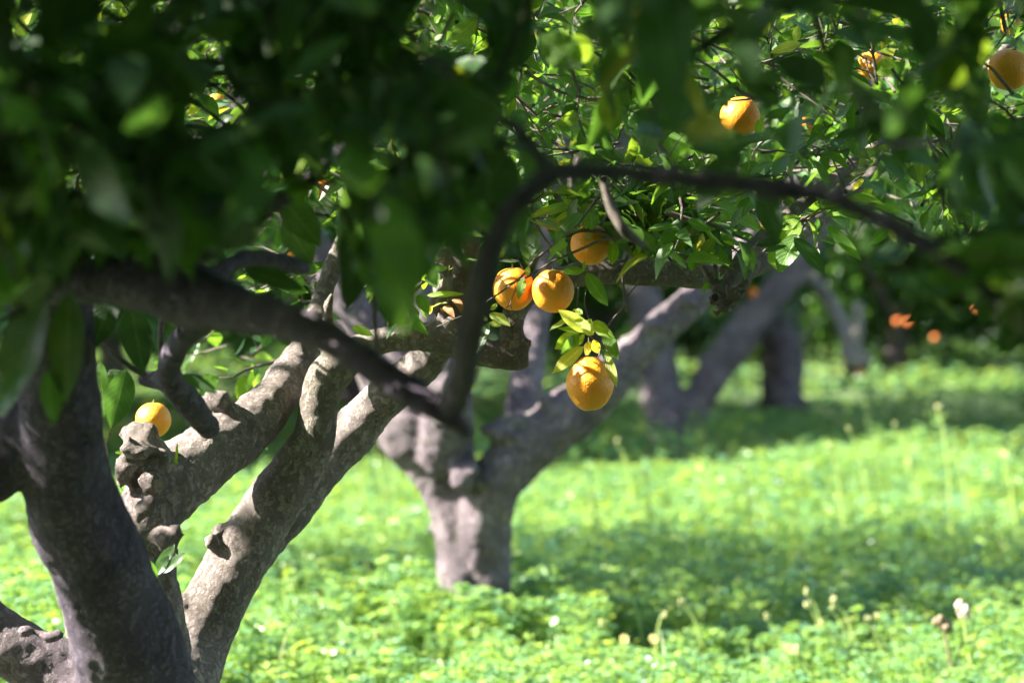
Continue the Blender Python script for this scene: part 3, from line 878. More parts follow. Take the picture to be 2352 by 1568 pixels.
# sunlit, blurred twigs nearer the camera
for p in ([(815, 280, 3.4, 24), (822, 340, 3.4, 24), (818, 420, 3.4, 22), (825, 500, 3.4, 20), (818, 590, 3.45, 16)],
          [(1330, 360, 3.5, 14), (1318, 400, 3.5, 22), (1312, 430, 3.5, 10)],
          [(1385, 410, 3.6, 18), (1405, 480, 3.6, 24), (1440, 535, 3.6, 26), (1480, 565, 3.65, 14)],
          [(1040, 30, 3.4, 12), (1010, 100, 3.4, 10), (985, 170, 3.4, 8)],
          [(372, 680, 3.9, 14), (370, 780, 3.9, 14), (374, 870, 3.95, 13)],
          [(860, 640, 3.3, 12), (862, 740, 3.3, 14), (868, 830, 3.3, 10)],
          [(225, 780, 3.9, 10), (280, 830, 3.9, 12), (330, 860, 3.95, 14)]):
    mb = MB(); mb.tube(P4(p), sides=8, seg=5, rough=.2, nscale=60, seed=p[0][0])
    mb.build("twig", TWIG, T1, origin=T1.location)["label"] = "pale blurred twig close to the camera"

# ---- foliage of tree 1
# crown outside the picture (above, left, right) that throws the shade
lv = Leaves(); TVs, TQs = [], []; toff = 0
HOLES_M = [(350, 945, 48), (1700, 258, 46), (2312, 160, 44), (2000, 150, 22), (1357, 575, 42), (1180, 663, 46), (1270, 668, 46), (1355, 878, 60)]
HOLES = [(1705, 262, 30), (2310, 160, 52), (2002, 150, 40), (1650, 690, 60), (1660, 110, 40), (1850, 100, 50), (2050, 60, 40), (2150, 300, 50), (1900, 340, 50), (62, 48, 42), (252, 12, 34), (352, 6, 34), (482, 116, 30), (450, 245, 44), (505, 240, 46), (560, 225, 26), (172, 420, 34), (385, 445, 22), (640, 468, 34), (612, 400, 22), (208, 512, 22), (745, 385, 46), (740, 440, 30), (672, 578, 26),
  (980, 55, 50), (1070, 40, 36), (1090, 120, 30), (870, 350, 34), (900, 350, 26), (1180, 240, 44), (1310, 240, 60), (1250, 210, 36), (990, 50, 30), (1100, 420, 40), (1150, 415, 40), (1280, 20, 50), (1290, 60, 40), (700, 150, 20), (820, 150, 20)]
GAPS = [(1330, 860, 4.54, .075), (1335, 920, 4.54, .06), (1300, 780, 4.48, .06), (1158, 650, 4.56, .04), (1245, 650, 4.54, .035), (1140, 740, 4.48, .05), (735, 840, 4.64, .08), (700, 960, 4.66, .05), (745, 700, 4.66, .04), (435, 1000, 4.52, .08), (520, 930, 4.6, .04), (410, 1450, 4.6, .09), (600, 1130, 4.62, .03),
  (330, 950, 4.96, .04), (955, 935, 8.15, .03), (1210, 1015, 8.15, .05), (1095, 1120, 8.20, .05), (1050, 1330, 8.28, .07), (1100, 1210, 8.25, .04), (1400, 850, 8.20, .06), (1500, 735, 8.20, .08), (1600, 660, 8.20, .06), (1235, 750, 8.70, .06), (1020, 1160, 8.30, .05),
  (1770, 830, 23.3, .16), (1800, 790, 23.3, .1), (1770, 880, 23.3, .12), (1500, 940, 17.0, .1), (1972, 740, 16.4, .15), (820, 340, 3.4, .05), (822, 420, 3.4, .03), (1290, 110, 3.3, .07), (1050, 175, 3.2, .05), (1318, 400, 3.5, .04), (1410, 480, 3.6, .04), (50, 105, 2.9, .08), (80, 190, 2.9, .06), (1690, 250, 4.72, .06),
  (1030, 600, 4.68, .05), (790, 560, 5.0, .05), (1785, 500, 4.55, .05), (740, 140 + 80, 3.2, .0)]
_S = np.array(sun_dir)
_GP = np.array([at(a, b, d) for a, b, d, r in GAPS]); _GR = np.array([g[3] for g in GAPS])
def allowed(P, mask, holes=()):
    x, y, d = project(P)
    ok = ~in_frame(P, 60)
    blk = np.zeros(len(P), bool)
    for gp, gr in zip(_GP, _GR):
        v = P - gp; t = v @ _S
        blk |= (t > 0.02) & (np.linalg.norm(v - t[:, None] * _S, axis=1) < gr)
    for poly in mask:
        ok |= inside(poly, x, y)
    for (hx, hy, hr) in holes:
        ok &= ((x - hx) ** 2 + (y - hy) ** 2 > (hr + 12) ** 2) | (d < 1.0)
    return ok & ~blk
def collect(C, mask=None, holes=(), **kw):
    global toff
    a, tv, tq = sprigs(C, **kw)
    if mask is not None:
        Lf = a[3][:, None]; Dn = unit(a[1])
        ok = allowed(a[0] + Dn * Lf * .5, mask, holes) & allowed(a[0] + Dn * Lf * .95, mask, holes) & allowed(a[0] + Dn * Lf * .1, mask, holes)
        a = tuple(v[ok] for v in a)
        cen = tv.reshape(-1, 20, 3)
        okt = allowed(cen[:, -1], mask, holes) & allowed(cen[:, 8], mask, holes) & allowed(cen[:, 0], mask, holes)
        tv = cen[okt].reshape(-1, 3); tq = tq.reshape(-1, 16, 4)[:okt.sum()].reshape(-1, 4)
    lv.add(*a)
    TVs.append(tv); TQs.append(tq + toff); toff += len(tv)
bulk = ellipsoid((-0.4, 2.3, 2.5), (2.9, 2.4, 1.2), 7500, 0.3, clump=2.0)
bulk = np.vstack([bulk, ellipsoid((-1.7, 5.3, 2.35), (1.4, .9, .75), 420, .2, clump=9.0)])
bulk = bulk[~in_frame(bulk, 200)]
bulk = bulk[bulk[:, 2] > 1.0]
bulk = bulk[(np.linalg.norm(bulk - np.array([0, 0, CAMZ]), axis=1) > .8)]
collect(bulk, mask=[], per=(6, 9), w=W_OLD)
# close, in the shade
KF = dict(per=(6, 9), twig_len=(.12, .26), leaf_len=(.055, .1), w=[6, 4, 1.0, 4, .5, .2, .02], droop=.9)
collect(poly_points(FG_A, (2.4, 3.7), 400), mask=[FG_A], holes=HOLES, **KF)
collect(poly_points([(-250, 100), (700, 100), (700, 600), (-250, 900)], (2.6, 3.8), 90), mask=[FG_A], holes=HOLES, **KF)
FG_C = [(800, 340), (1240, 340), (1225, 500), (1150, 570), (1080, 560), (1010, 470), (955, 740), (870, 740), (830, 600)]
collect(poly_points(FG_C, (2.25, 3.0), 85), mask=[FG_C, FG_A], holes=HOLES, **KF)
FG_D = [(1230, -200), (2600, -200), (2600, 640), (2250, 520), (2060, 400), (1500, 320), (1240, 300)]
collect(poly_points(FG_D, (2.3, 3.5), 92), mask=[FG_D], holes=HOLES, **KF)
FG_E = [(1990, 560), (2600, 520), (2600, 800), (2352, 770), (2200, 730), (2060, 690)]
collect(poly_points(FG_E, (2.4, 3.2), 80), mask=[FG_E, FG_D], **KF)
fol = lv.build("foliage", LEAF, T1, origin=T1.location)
fol["label"] = "dark shaded leaves close to the camera and overhead"
mesh_np("twigs", np.vstack(TVs), np.vstack(TQs), TWIG_GREEN, T1, origin=T1.location)["kind"] = "stuff"
# canopy in focus
lv = Leaves(); TVs, TQs = [], []; toff = 0
collect(poly_points(MID_M, (4.25, 6.2), 800, 1.2), mask=[MID_M], holes=HOLES_M, per=(5, 8), twig_len=(.07, .2), leaf_len=(.032, .07), w=W_YOUNG, droop=.3, twig_r=.0014)
collect(poly_points([(400, -100), (900, -100), (900, 450), (500, 480), (100, 430), (100, 0)], (4.4, 6.0), 120), per=(5, 8), twig_len=(.07, .2), leaf_len=(.035, .075), w=W_YOUNG, droop=.3)
collect(poly_points([(1190, 440), (1560, 440), (1700, 520), (1560, 580), (1400, 520), (1220, 520)], (4.4, 4.8), 40), mask=[MID_M, [(1150, 400), (1750, 400), (1750, 620), (1150, 620)]], holes=HOLES_M, per=(5, 8), twig_len=(.06, .14), leaf_len=(.045, .075), w=W_YOUNG, droop=.2)
collect(poly_points([(1720, 470), (1900, 450), (1880, 540), (1780, 560)], (4.75, 5.0), 8), per=(4, 7), twig_len=(.06, .14), leaf_len=(.05, .08), w=W_YOUNG, droop=.3)
collect(poly_points([(440, 680), (640, 700), (640, 900), (560, 930), (480, 860)], (5.3, 6.2), 12), per=(4, 7), twig_len=(.06, .14), leaf_len=(.04, .07), w=W_YOUNG, droop=.3)
collect(poly_points([(225, 840), (320, 880), (290, 1060), (235, 1060)], (4.7, 4.95), 8), mask=[[(200, 800), (320, 840), (310, 1100), (220, 1100)]], holes=HOLES_M, per=(4, 7), twig_len=(.06, .14), leaf_len=(.05, .08), w=W_YOUNG, droop=.6)
collect(poly_points([(560, 560), (700, 600), (700, 690), (600, 660)], (4.9, 5.6), 7), per=(4, 7), twig_len=(.06, .14), leaf_len=(.04, .06), w=W_YOUNG, droop=.3)
collect(poly_points([(900, 560), (1010, 560), (1010, 690), (960, 700)], (4.4, 4.7), 5), per=(3, 5), twig_len=(.05, .1), leaf_len=(.04, .06), w=W_YOUNG, droop=.2)
lv.build("foliage", LEAF, T1, origin=T1.location)["label"] = "lighter sharp leaves at the distance of the oranges"
mesh_np("twigs", np.vstack(TVs), np.vstack(TQs), TWIG, T1, origin=T1.location)["kind"] = "stuff"

# ---- leaves placed one by one (base, tip, width px, colour, depth)
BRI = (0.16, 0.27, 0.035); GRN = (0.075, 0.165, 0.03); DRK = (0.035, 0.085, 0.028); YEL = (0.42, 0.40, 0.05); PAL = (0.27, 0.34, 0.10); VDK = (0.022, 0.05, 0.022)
def hand(items, name, mat, label=None, parent=T1):
    lh = Leaves()
    for it in items:
        conv, b, tp, wpx, colr, d = it[:6]
        tiltx = it[6] if len(it) > 6 else None
        s = 1.0 if conv is None else 1.0
        bx, by = conv(*b) if conv else b
        tx, ty = conv(*tp) if conv else tp
        wz = wpx * .3418 if conv else wpx
        Pb = np.array(at(bx, by, d)); dd = RNG.normal(0, .012)
        Pt = np.array(at(tx, ty, d + dd - .01))
        D = Pt - Pb; L = np.linalg.norm(D)
        nn = np.array([RNG.normal(0, .35), -1.0, RNG.uniform(.25, .8)]) if tiltx is None else np.array(tiltx, float)
        lh.add([Pb], [D], [nn], L, wz / F * d * 1.06, [colr], fold=RNG.uniform(.12, .35), curl=RNG.uniform(-.1, .16))
    o = lh.build(name, mat, parent, hi=True, origin=parent.location)
    if label: o["label"] = label
    return o

HANG = [
 # round the upper orange and along the twigs
 (z5, (1530, 20), (1265, 130), 60, BRI, 4.5), (z5, (1565, 40), (1410, 90), 50, BRI, 4.5), (z5, (1600, 60), (1420, 180), 46, BRI, 4.52),
 (z5, (1560, 105), (1465, 265), 85, GRN, 4.53), (z5, (1350, 185), (1290, 375), 105, DRK, 4.55), (z5, (1700, 85), (1712, 205), 105, GRN, 4.45),
 (z5, (1860, 280), (1840, 435), 75, BRI, 4.56), (z5, (1935, 300), (2075, 372), 60, GRN, 4.6), (z5, (1880, 290), (1905, 400), 60, DRK, 4.62),
 (z5, (1655, 475), (1502, 482), 72, GRN, 4.5), (z5, (1672, 490), (1812, 708), 98, GRN, 4.5), (z5, (1660, 410), (1655, 480), 24, BRI, 4.5),
 (z5, (1230, 410), (1080, 415), 26, DRK, 4.56), (z5, (1250, 525), (1215, 658), 60, (0.12, 0.2, 0.03), 4.42), (z5, (1275, 510), (1285, 440), 40, BRI, 4.5),
 (z5, (1690, 225), (1685, 275), 30, GRN, 4.42), (z5, (1330, 350), (1300, 440), 60, VDK, 4.56),
 (z5, (1480, 350), (1500, 440), 50, GRN, 4.6), (z5, (1520, 0), (1600, 60), 60, BRI, 4.55), (z5, (2010, 90), (2080, 170), 80, YEL, 4.62),
 (z5, (1970, 80), (1900, 20), 50, PAL, 4.6), (z5, (2040, 60), (2250, 100), 50, GRN, 4.6), (z5, (1970, 110), (2010, 190), 40, BRI, 4.6),
 (z5, (2080, 60), (2180, 130), 50, BRI, 4.62), (z5, (2320, 200), (2300, 300), 60, DRK, 4.62), (z5, (2090, 250), (2200, 215), 34, GRN, 4.6),
 (z5, (1600, 10), (1720, -130), 60, BRI, 4.6), (z5, (1750, 20), (1800, -120), 60, GRN, 4.6), (z5, (1640, -10), (1560, -130), 56, GRN, 4.62),
 # leafy tuft above the big hanging orange
 (z5, (1700, 885), (1478, 735), 95, PAL, 4.47), (z5, (1655, 880), (1705, 800), 70, BRI, 4.5), (z5, (1600, 800), (1700, 885), 80, PAL, 4.46),
 (z5, (1600, 780), (1420, 870), 62, PAL, 4.5, (-.5, -.7, .8)), (z5, (1690, 880), (1470, 870), 46, BRI, 4.48), (z5, (1625, 895), (1460, 1000), 105, BRI, 4.49),
 (z5, (1620, 920), (1500, 1035), 90, GRN, 4.50), (z5, (1650, 985), (1442, 1160), 88, (0.28, 0.33, 0.06), 4.46), (z5, (1700, 950), (1665, 1045), 60, YEL, 4.5),
 (z5, (1720, 940), (1750, 1030), 60, YEL, 4.51), (z5, (1700, 830), (1830, 880), 84, BRI, 4.5), (z5, (1720, 850), (1860, 930), 76, BRI, 4.52), (z5, (1790, 880), (1885, 1065), 85, GRN, 4.54),
 (z5, (1780, 1000), (1870, 1150), 60, GRN, 4.58), (z5, (1800, 1020), (1878, 1255), 62, PAL, 4.56), (z5, (1640, 760), (1580, 740), 40, PAL, 4.52),
 (z5, (1720, 905), (1640, 830), 80, PAL, 4.47), (z5, (1610, 970), (1655, 900), 50, BRI, 4.5), (z5, (1600, 735), (1650, 770), 40, BRI, 4.52),
 # left of the pair of oranges
 (z5, (1018, 822), (925, 1068), 82, (0.09, 0.16, 0.08), 4.48, (-.4, -.8, .5)), (z5, (1022, 762), (1165, 838), 92, PAL, 4.5, (-.4, -.5, 1)), (z5, (1030, 740), (1075, 690), 30, BRI, 4.5),
 (z5, (1008, 812), (925, 770), 46, PAL, 4.52), (z5, (1020, 822), (1100, 850), 40, PAL, 4.55),
 # by the upright limb
 (z5, (785, 250), (740, 85), 130, BRI, 4.5), (z5, (760, 255), (850, 130), 80, BRI, 4.52), (z5, (660, 330), (720, 215), 90, GRN, 4.55), (z5, (650, 260), (680, 170), 40, BRI, 4.53), (z5, (860, 205), (978, 240), 36, GRN, 4.5),
 (z5, (600, 640), (840, 622), 42, BRI, 4.47), (z5, (635, 722), (728, 665), 34, PAL, 4.5), (z5, (605, 765), (635, 710), 40, YEL, 4.5), (z5, (740, 455), (640, 470), 46, GRN, 4.5),
 (z5, (750, 475), (780, 450), 30, BRI, 4.5), (z5, (580, 600), (590, 470), 52, BRI, 4.52), (z5, (560, 430), (480, 330), 80, BRI, 4.56), (z5, (590, 400), (510, 300), 70, PAL, 4.55), (z5, (830, 400), (945, 402), 20, GRN, 4.52),
 (z5, (560, 720), (600, 800), 20, GRN, 4.5), (z5, (275, 510), (190, 660), 70, GRN, 4.45), (z5, (265, 600), (190, 662), 26, PAL, 4.44), (z5, (98, 850), (236, 905), 58, BRI, 4.55), (z5, (350, 715), (338, 852), 26, BRI, 4.5),
 # beside the knobbly node
 (z6, (1030, 0), (1262, 240), 78, GRN, 4.5), (z6, (805, 85), (1020, 322), 125, DRK, 4.5), (z6, (850, -20), (700, 130), 120, BRI, 4.6), (z6, (830, 60), (700, 320), 150, GRN, 4.56), (z6, (650, 170), (730, 320), 100, BRI, 4.6),
 (z6, (1450, 20), (1312, 130), 70, GRN, 4.5), (z6, (1450, 20), (1492, 118), 50, (0.3, 0.36, 0.12), 4.48), (z6, (1420, -10), (1440, 40), 30, BRI, 4.5), (z6, (720, 100), (560, 130), 60, VDK, 4.45),
 (z6, (40, 40), (100, 120), 60, GRN, 4.55), (z6, (200, 0), (260, 140), 90, DRK, 4.52), (z6, (130, 130), (170, 200), 60, BRI, 4.55), (z6, (190, 230), (300, 200), 50, BRI, 4.55), (z6, (330, 100), (410, 170), 50, BRI, 4.62),
 (z6, (130, 220), (120, 310), 60, GRN, 4.62), (z6, (240, 380), (190, 455), 40, GRN, 4.6), (z6, (540, 240), (480, 330), 20, BRI, 4.55), (z6, (620, -120), (640, 60), 110, YEL, 4.55), (z6, (700, 10), (860, -60), 90, GRN, 4.55),
 (z6, (600, 180), (760, 130), 40, DRK, 4.5), (z6, (180, 220), (175, 150), 30, BRI, 4.5), (z6, (310, 180), (240, 120), 80, GRN, 4.58),
 # scattered leaves lit from behind
 (z3, (1420, 210), (1400, 325), 58, YEL, 4.5), (z3, (1890, 120), (1960, 5), 55, BRI, 4.6), (z3, (2080, 20), (2220, 30), 90, (0.25, .33, .03), 4.6), (z3, (280, 120), (350, 180), 90, BRI, 4.5), (z3, (820, 280), (830, 170), 56, PAL, 4.55),
 (z3, (850, 290), (650, 350), 70, PAL, 4.6), (z3, (1350, 470), (1490, 460), 120, BRI, 4.55), (z3, (1100, 150), (1120, 210), 50, BRI, 4.6), (z3, (600, 230), (650, 150), 60, (0.3, .35, .04), 4.6), (z3, (1940, 920), (1820, 960), 70, BRI, 4.55),
 (z3, (1900, 1060), (1750, 1120), 60, GRN, 4.5), (z3, (1580, 1060), (1700, 1160), 60, BRI, 4.5), (z3, (1660, 1170), (1740, 1100), 50, BRI, 4.5), (z3, (1380, 1000), (1240, 1110), 90, BRI, 4.6), (z3, (1270, 1200), (1200, 1290), 50, YEL, 4.6),
 (z3, (1740, 480), (1820, 430), 40, PAL, 4.6), (z3, (60, 280), (110, 320), 70, (0.3, .35, .04), 4.6), (z3, (720, 1540), (840, 1480), 80, BRI, 4.55), (z3, (1100, 1420), (1250, 1460), 60, GRN, 4.55),
 (z3, (300, 960), (270, 1110), 90, BRI, 4.5), (z3, (420, 1040), (380, 980), 60, GRN, 4.6), (z3, (590, 800), (550, 910), 60, BRI, 4.5), (z3, (2190, 850), (2270, 920), 60, BRI, 4.6), (z3, (2130, 940), (2170, 980), 60, GRN, 4.6),
 (z2, (1060, 1170), (1195, 1250), 44, BRI, 4.5), (z2, (1180, 1250), (1035, 1275), 50, GRN, 4.5), (z2, (560, 90), (610, 180), 50, BRI, 4.6), (z2, (650, 160), (700, 100), 50, BRI, 4.6), (z2, (1310, 600), (1365, 635), 40, PAL, 4.6),
 (z2, (1650, 590), (1710, 640), 60, BRI, 4.6), (z2, (260, 770), (285, 825), 36, BRI, 4.6), (z2, (945, 1200), (985, 1230), 50, PAL, 4.6), (z2, (1900, 290), (1940, 250), 60, BRI, 4.6), (z2, (2000, 200), (2020, 240), 50, (0.3, .35, .04), 4.6),
 (z2, (1470, 0), (1510, 60), 40, PAL, 4.6), (z2, (1270, 95), (1340, 130), 30, PAL, 4.6), (z2, (2290, 310), (2352, 290), 60, (0.3, .35, .04), 4.6), (z2, (1420, 1210), (1440, 1280), 60, BRI, 4.55), (z2, (1650, 1400), (1720, 1280), 70, GRN, 4.55),
 (z2, (1620, 1380), (1650, 1260), 56, BRI, 4.58), (z2, (1850, 1260), (2000, 1340), 60, GRN, 4.6), (z2, (2000, 1250), (2060, 1400), 60, GRN, 4.58), (z2, (1900, 1400), (1960, 1350), 60, PAL, 4.55), (z2, (2230, 1440), (2050, 1350), 70, GRN, 4.6),
 # gaps in the dark left side
 (None, (38, 72), (70, 30), 26, (.3, .35, .04), 5.2), (None, (60, 60), (88, 20), 22, BRI, 5.2), (None, (50, 80), (44, 50), 20, (.3, .35, .04), 5.2), (None, (255, 22), (275, 5), 20, PAL, 5.2), (None, (350, 8), (375, 14), 26, BRI, 5.2),
 (None, (470, 120), (505, 108), 30, (.2, .28, .05), 4.9), (None, (425, 262), (460, 250), 18, (.3, .35, .04), 4.9), (None, (430, 238), (455, 255), 12, BRI, 4.9), (None, (470, 243), (540, 238), 22, (.09, .18, .1), 4.8),
 (None, (725, 340), (745, 350), 14, BRI, 4.7), (None, (760, 400), (768, 365), 14, PAL, 4.7), (None, (730, 390), (750, 372), 26, GRN, 4.7), (None, (728, 400), (740, 380), 20, (.3, .35, .04), 4.7), (None, (150, 430), (195, 402), 26, (.2, .28, .05), 5.2), (None, (380, 445), (388, 430), 10, BRI, 5),
 (None, (645, 470), (600, 400), 20, GRN, 4.9), (None, (560, 350), (600, 380), 20, GRN, 4.9),
 # young shoot on the pruned limb low left
 (None, (362, 1325), (312, 1270), 26, (.05, .12, .03), 4.35), (None, (362, 1318), (400, 1248), 34, (.06, .14, .03), 4.35), (None, (375, 1315), (426, 1265), 24, (.05, .12, .03), 4.37), (None, (360, 1320), (385, 1275), 26, (.05, .12, .03), 4.36), (None, (378, 1372), (362, 1310), 6, (.1, .16, .05), 4.36),
 (None, (405, 1062), (375, 1046), 9, BRI, 4.5), (None, (405, 1062), (408, 1015), 8, BRI, 4.5), (None, (395, 1052), (412, 1066), 8, BRI, 4.5),
 # two large leaves hanging right of the dark trunk
 (None, (250, 850), (300, 905), 40, DRK, 4.3), (None, (290, 850), (255, 985), 62, DRK, 4.25), (None, (230, 830), (240, 960), 34, GRN, 4.4), (None, (470, 860), (500, 890), 24, DRK, 4.2),
]
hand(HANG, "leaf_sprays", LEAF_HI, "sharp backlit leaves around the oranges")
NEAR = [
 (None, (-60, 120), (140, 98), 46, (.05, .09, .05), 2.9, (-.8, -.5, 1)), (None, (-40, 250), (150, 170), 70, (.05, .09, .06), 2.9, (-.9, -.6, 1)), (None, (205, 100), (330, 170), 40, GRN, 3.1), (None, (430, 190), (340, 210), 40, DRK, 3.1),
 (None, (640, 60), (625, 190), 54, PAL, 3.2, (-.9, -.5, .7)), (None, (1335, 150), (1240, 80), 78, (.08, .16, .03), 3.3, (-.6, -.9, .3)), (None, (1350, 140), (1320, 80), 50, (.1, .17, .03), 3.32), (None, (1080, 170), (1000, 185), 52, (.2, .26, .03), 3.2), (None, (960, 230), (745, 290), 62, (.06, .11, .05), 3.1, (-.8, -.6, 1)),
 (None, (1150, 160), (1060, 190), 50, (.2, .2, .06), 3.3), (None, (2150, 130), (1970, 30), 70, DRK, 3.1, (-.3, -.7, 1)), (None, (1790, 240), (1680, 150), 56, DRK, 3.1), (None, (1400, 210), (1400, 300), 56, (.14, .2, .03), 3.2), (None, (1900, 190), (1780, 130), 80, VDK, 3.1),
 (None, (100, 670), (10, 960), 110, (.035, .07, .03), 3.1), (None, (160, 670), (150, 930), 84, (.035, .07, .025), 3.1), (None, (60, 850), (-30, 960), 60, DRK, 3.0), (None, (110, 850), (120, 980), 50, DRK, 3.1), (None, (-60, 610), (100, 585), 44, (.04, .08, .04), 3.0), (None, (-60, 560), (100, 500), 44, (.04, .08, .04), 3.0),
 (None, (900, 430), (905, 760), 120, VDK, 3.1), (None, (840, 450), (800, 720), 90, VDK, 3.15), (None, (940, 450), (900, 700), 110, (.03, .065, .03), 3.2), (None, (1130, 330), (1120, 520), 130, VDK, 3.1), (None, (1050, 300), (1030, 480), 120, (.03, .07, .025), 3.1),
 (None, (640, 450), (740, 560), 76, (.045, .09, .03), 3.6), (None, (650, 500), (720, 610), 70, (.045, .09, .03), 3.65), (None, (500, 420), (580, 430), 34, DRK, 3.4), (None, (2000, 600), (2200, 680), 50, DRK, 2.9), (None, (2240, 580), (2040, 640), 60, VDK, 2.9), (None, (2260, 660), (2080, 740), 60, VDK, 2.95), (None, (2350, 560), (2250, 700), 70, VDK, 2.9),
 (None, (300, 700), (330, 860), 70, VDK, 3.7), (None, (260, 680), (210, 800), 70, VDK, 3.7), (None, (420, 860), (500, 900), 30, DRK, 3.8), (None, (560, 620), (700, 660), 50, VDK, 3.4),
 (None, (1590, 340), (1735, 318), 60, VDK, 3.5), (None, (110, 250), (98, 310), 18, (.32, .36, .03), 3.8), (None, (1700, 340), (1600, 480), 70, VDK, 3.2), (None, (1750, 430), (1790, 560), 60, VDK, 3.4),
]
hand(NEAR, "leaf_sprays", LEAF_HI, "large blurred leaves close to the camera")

# curled dead leaf caught on the limb
def dead_leaf():
    c = at(1046, 708, 4.52)
    r = empty("dead_leaf", c, "curled orange brown dead leaf caught on the limb left of the paired oranges", "leaf")
    for i, (b, tp, w) in enumerate((((1012, 712), (1044, 722), 26), ((1036, 690), (1066, 712), 22))):
        l2 = Leaves()
        Pb = np.array(at(*b, 4.52)); Pt = np.array(at(*tp, 4.5))
        l2.add([Pb], [Pt - Pb], [[.2, -.6, 1]], np.linalg.norm(Pt - Pb), w / F * 4.5, [(.4, .2, .08)], fold=1.1, curl=.3)
        l2.build("blade", DEADLEAF, r, hi=True, origin=c)
dead_leaf()

# ------------------------------------------------------------------ oranges
def orange_mesh(seed, tall=1.0, neck=0.0, nu=48, nv=32):
    V = []; Q = []
    for j in range(nv + 1):
        th = math.pi * j / nv
        for i in range(nu):
            ph = 2 * math.pi * i / nu
            x, y, z = math.sin(th) * math.cos(ph), math.sin(th) * math.sin(ph), math.cos(th)
            k = 1 + 0.025 * noise.noise(Vector((x, y, z)) * 1.5 + Vector((seed, seed, 0)))
            # dimple at the stem, slight neck folds
            k -= 0.07 * math.exp(-(th / 0.22) ** 2) + 0.03 * math.exp(-((math.pi - th) / 0.16) ** 2)
            if neck:
                k += neck * math.exp(-((th - 0.42) / 0.3) ** 2) * (1 + 0.35 * math.sin(ph * 7 + seed))
            if neck:
                k2 = k * (1 - 0.30 * max(z, 0) ** 1.6 - 0.05 * max(-z, 0))
                V.append((x * k2, y * k2, z * k * (tall * .96 if z > 0 else tall * 1.04)))
                continue
            zz = z * (tall if z > 0 else tall)
            V.append((x * k, y * k, zz * k))
    for j in range(nv):
        for i in range(nu):
            i2 = (i + 1) % nu
            Q.append((j * nu + i, (j + 1) * nu + i, (j + 1) * nu + i2, j * nu + i2))
    return np.array(V), np.array(Q)

def calyx_parts(r, tall, parent):
    mb = MB()
    for k in range(5):
        a = k * 2 * math.pi / 5
        mb.lump((math.cos(a) * r * .09, math.sin(a) * r * .09, tall * r * .945), r * .085, (1.0, 1.0, .35), .3, k, nu=8, nv=5)
    mb.tube([(0, 0, tall * r * .93, r * .05), (r * .02, 0, tall * r * 1.02, r * .04), (r * .05, 0, tall * r * 1.14, r * .035)], sides=8, seg=3, rough=.1, nscale=200)
    o = mb.build("calyx", CALYX, parent)
    o.parent = parent; o.location = (0, 0, 0)
    return o

def orange(px, py, d, wpx, label, tall=1.0, neck=0.0, tilt=(0, 0), parts=True, group=None, mat=PEEL):
    c = at(px, py, d); r = wpx / 2 / F * d
    V, Q = orange_mesh(px * .01, tall, neck, *((48, 32) if parts else (20, 14)))
    if parts:
        e = empty("orange", c, label, "orange", group)
        p = mesh_np("peel", V * r, Q, mat, e); p.location = (0, 0, 0)
        calyx_parts(r, tall, e)
        e.rotation_euler = (tilt[0], tilt[1], px)
        return e
    o = mesh_np("orange", V * r, Q, mat)
    o.location = c
    return tagit(o, label, "orange", group)

G = "oranges hanging in the trees"
orange(1355, 878, 4.56, 111, "large oblong orange hanging lowest, under a tuft of pale leaves", 1.14, .03, (.03, -.04), group=G)
orange(1180, 663, 4.60, 97, "round orange crossed by thin grey twigs, left one of the touching pair", 1.03, 0, (.1, .1), group=G)
orange(1270, 668, 4.57, 97, "round orange with a shaded top, right one of the touching pair", 1.05, 0, (.1, -.1), group=G)
orange(1357, 562, 4.58, 93, "orange hanging above the pair with leaves over its top", 1.0, 0, (.1, 0), group=G)
orange(352, 964, 5.0, 82, "reddish orange behind the rough knob of the stout limb", 1.0, 0, group=G)
orange(1700, 268, 4.75, 92, "sunlit orange behind leaves and twigs high right of centre", 1.0, 0, (.2, .1), group=G)
orange(2318, 160, 4.5, 98, "big orange at the upper right edge, cut by a dark branch", 1.0, 0, (.1, .3), group=G)
orange(2002, 150, 5.0, 66, "orange behind a bare forked twig near the upper right", 1.0, 0, group=G)
orange(2322, 55, 5.1, 50, "small piece of orange showing in the top right corner", 1.0, 0, parts=False, group=G)
orange(497, 236, 5.0, 44, "orange showing as a sliver in the dark upper left foliage", 1.0, 0, parts=False, group=G)
orange(637, 466, 5.0, 46, "sunlit orange glimpsed in a gap above the dark cut branch", 1.0, 0, parts=False, group=G)
orange(738, 432, 4.95, 40, "orange sliver beside the small sharp leaves left of the pale twig", 1.0, 0, parts=False, group=G)
orange(672, 577, 5.2, 30, "tiny orange glimpse at the end of the dark cut branch", 1.0, 0, parts=False, group=G)
orange(385, 700, 5.2, 50, "orange behind the thin dark upright twig on the left", 1.0, 0, parts=False, group=G)
orange(2322, 405, 3.3, 84, "dark blurred orange in shade at the right edge", 1.0, 0, parts=False, group=G)
orange(1404, 20, 5.0, 34, "tiny orange glimpse at the top centre", 1.0, 0, parts=False, group=G)
orange(1850, 288, 5.4, 40, "half hidden orange below the forked bare twig", 1.0, 0, parts=False, group=G)
orange(210, 508, 5.2, 44, "bright sunlit speck of orange in the dark left foliage", 1.0, 0, parts=False, group=G)
orange(2295, 636, 28.0, 20, "distant red orange at the right, highest of the far ones", parts=False, group="far oranges", mat=PEEL_RED)
orange(1730, 672, 17, 22, "distant orange just right of the knobbly branch end", parts=False, group="far oranges", mat=PEEL_RED)
orange(2170, 688, 28.3, 19, "distant orange left of and below the highest far one", parts=False, group="far oranges", mat=PEEL_RED)
orange(2062, 738, 28.4, 17, "distant orange above the far sunlit clover, left of a twin", parts=False, group="far oranges", mat=PEEL_RED)
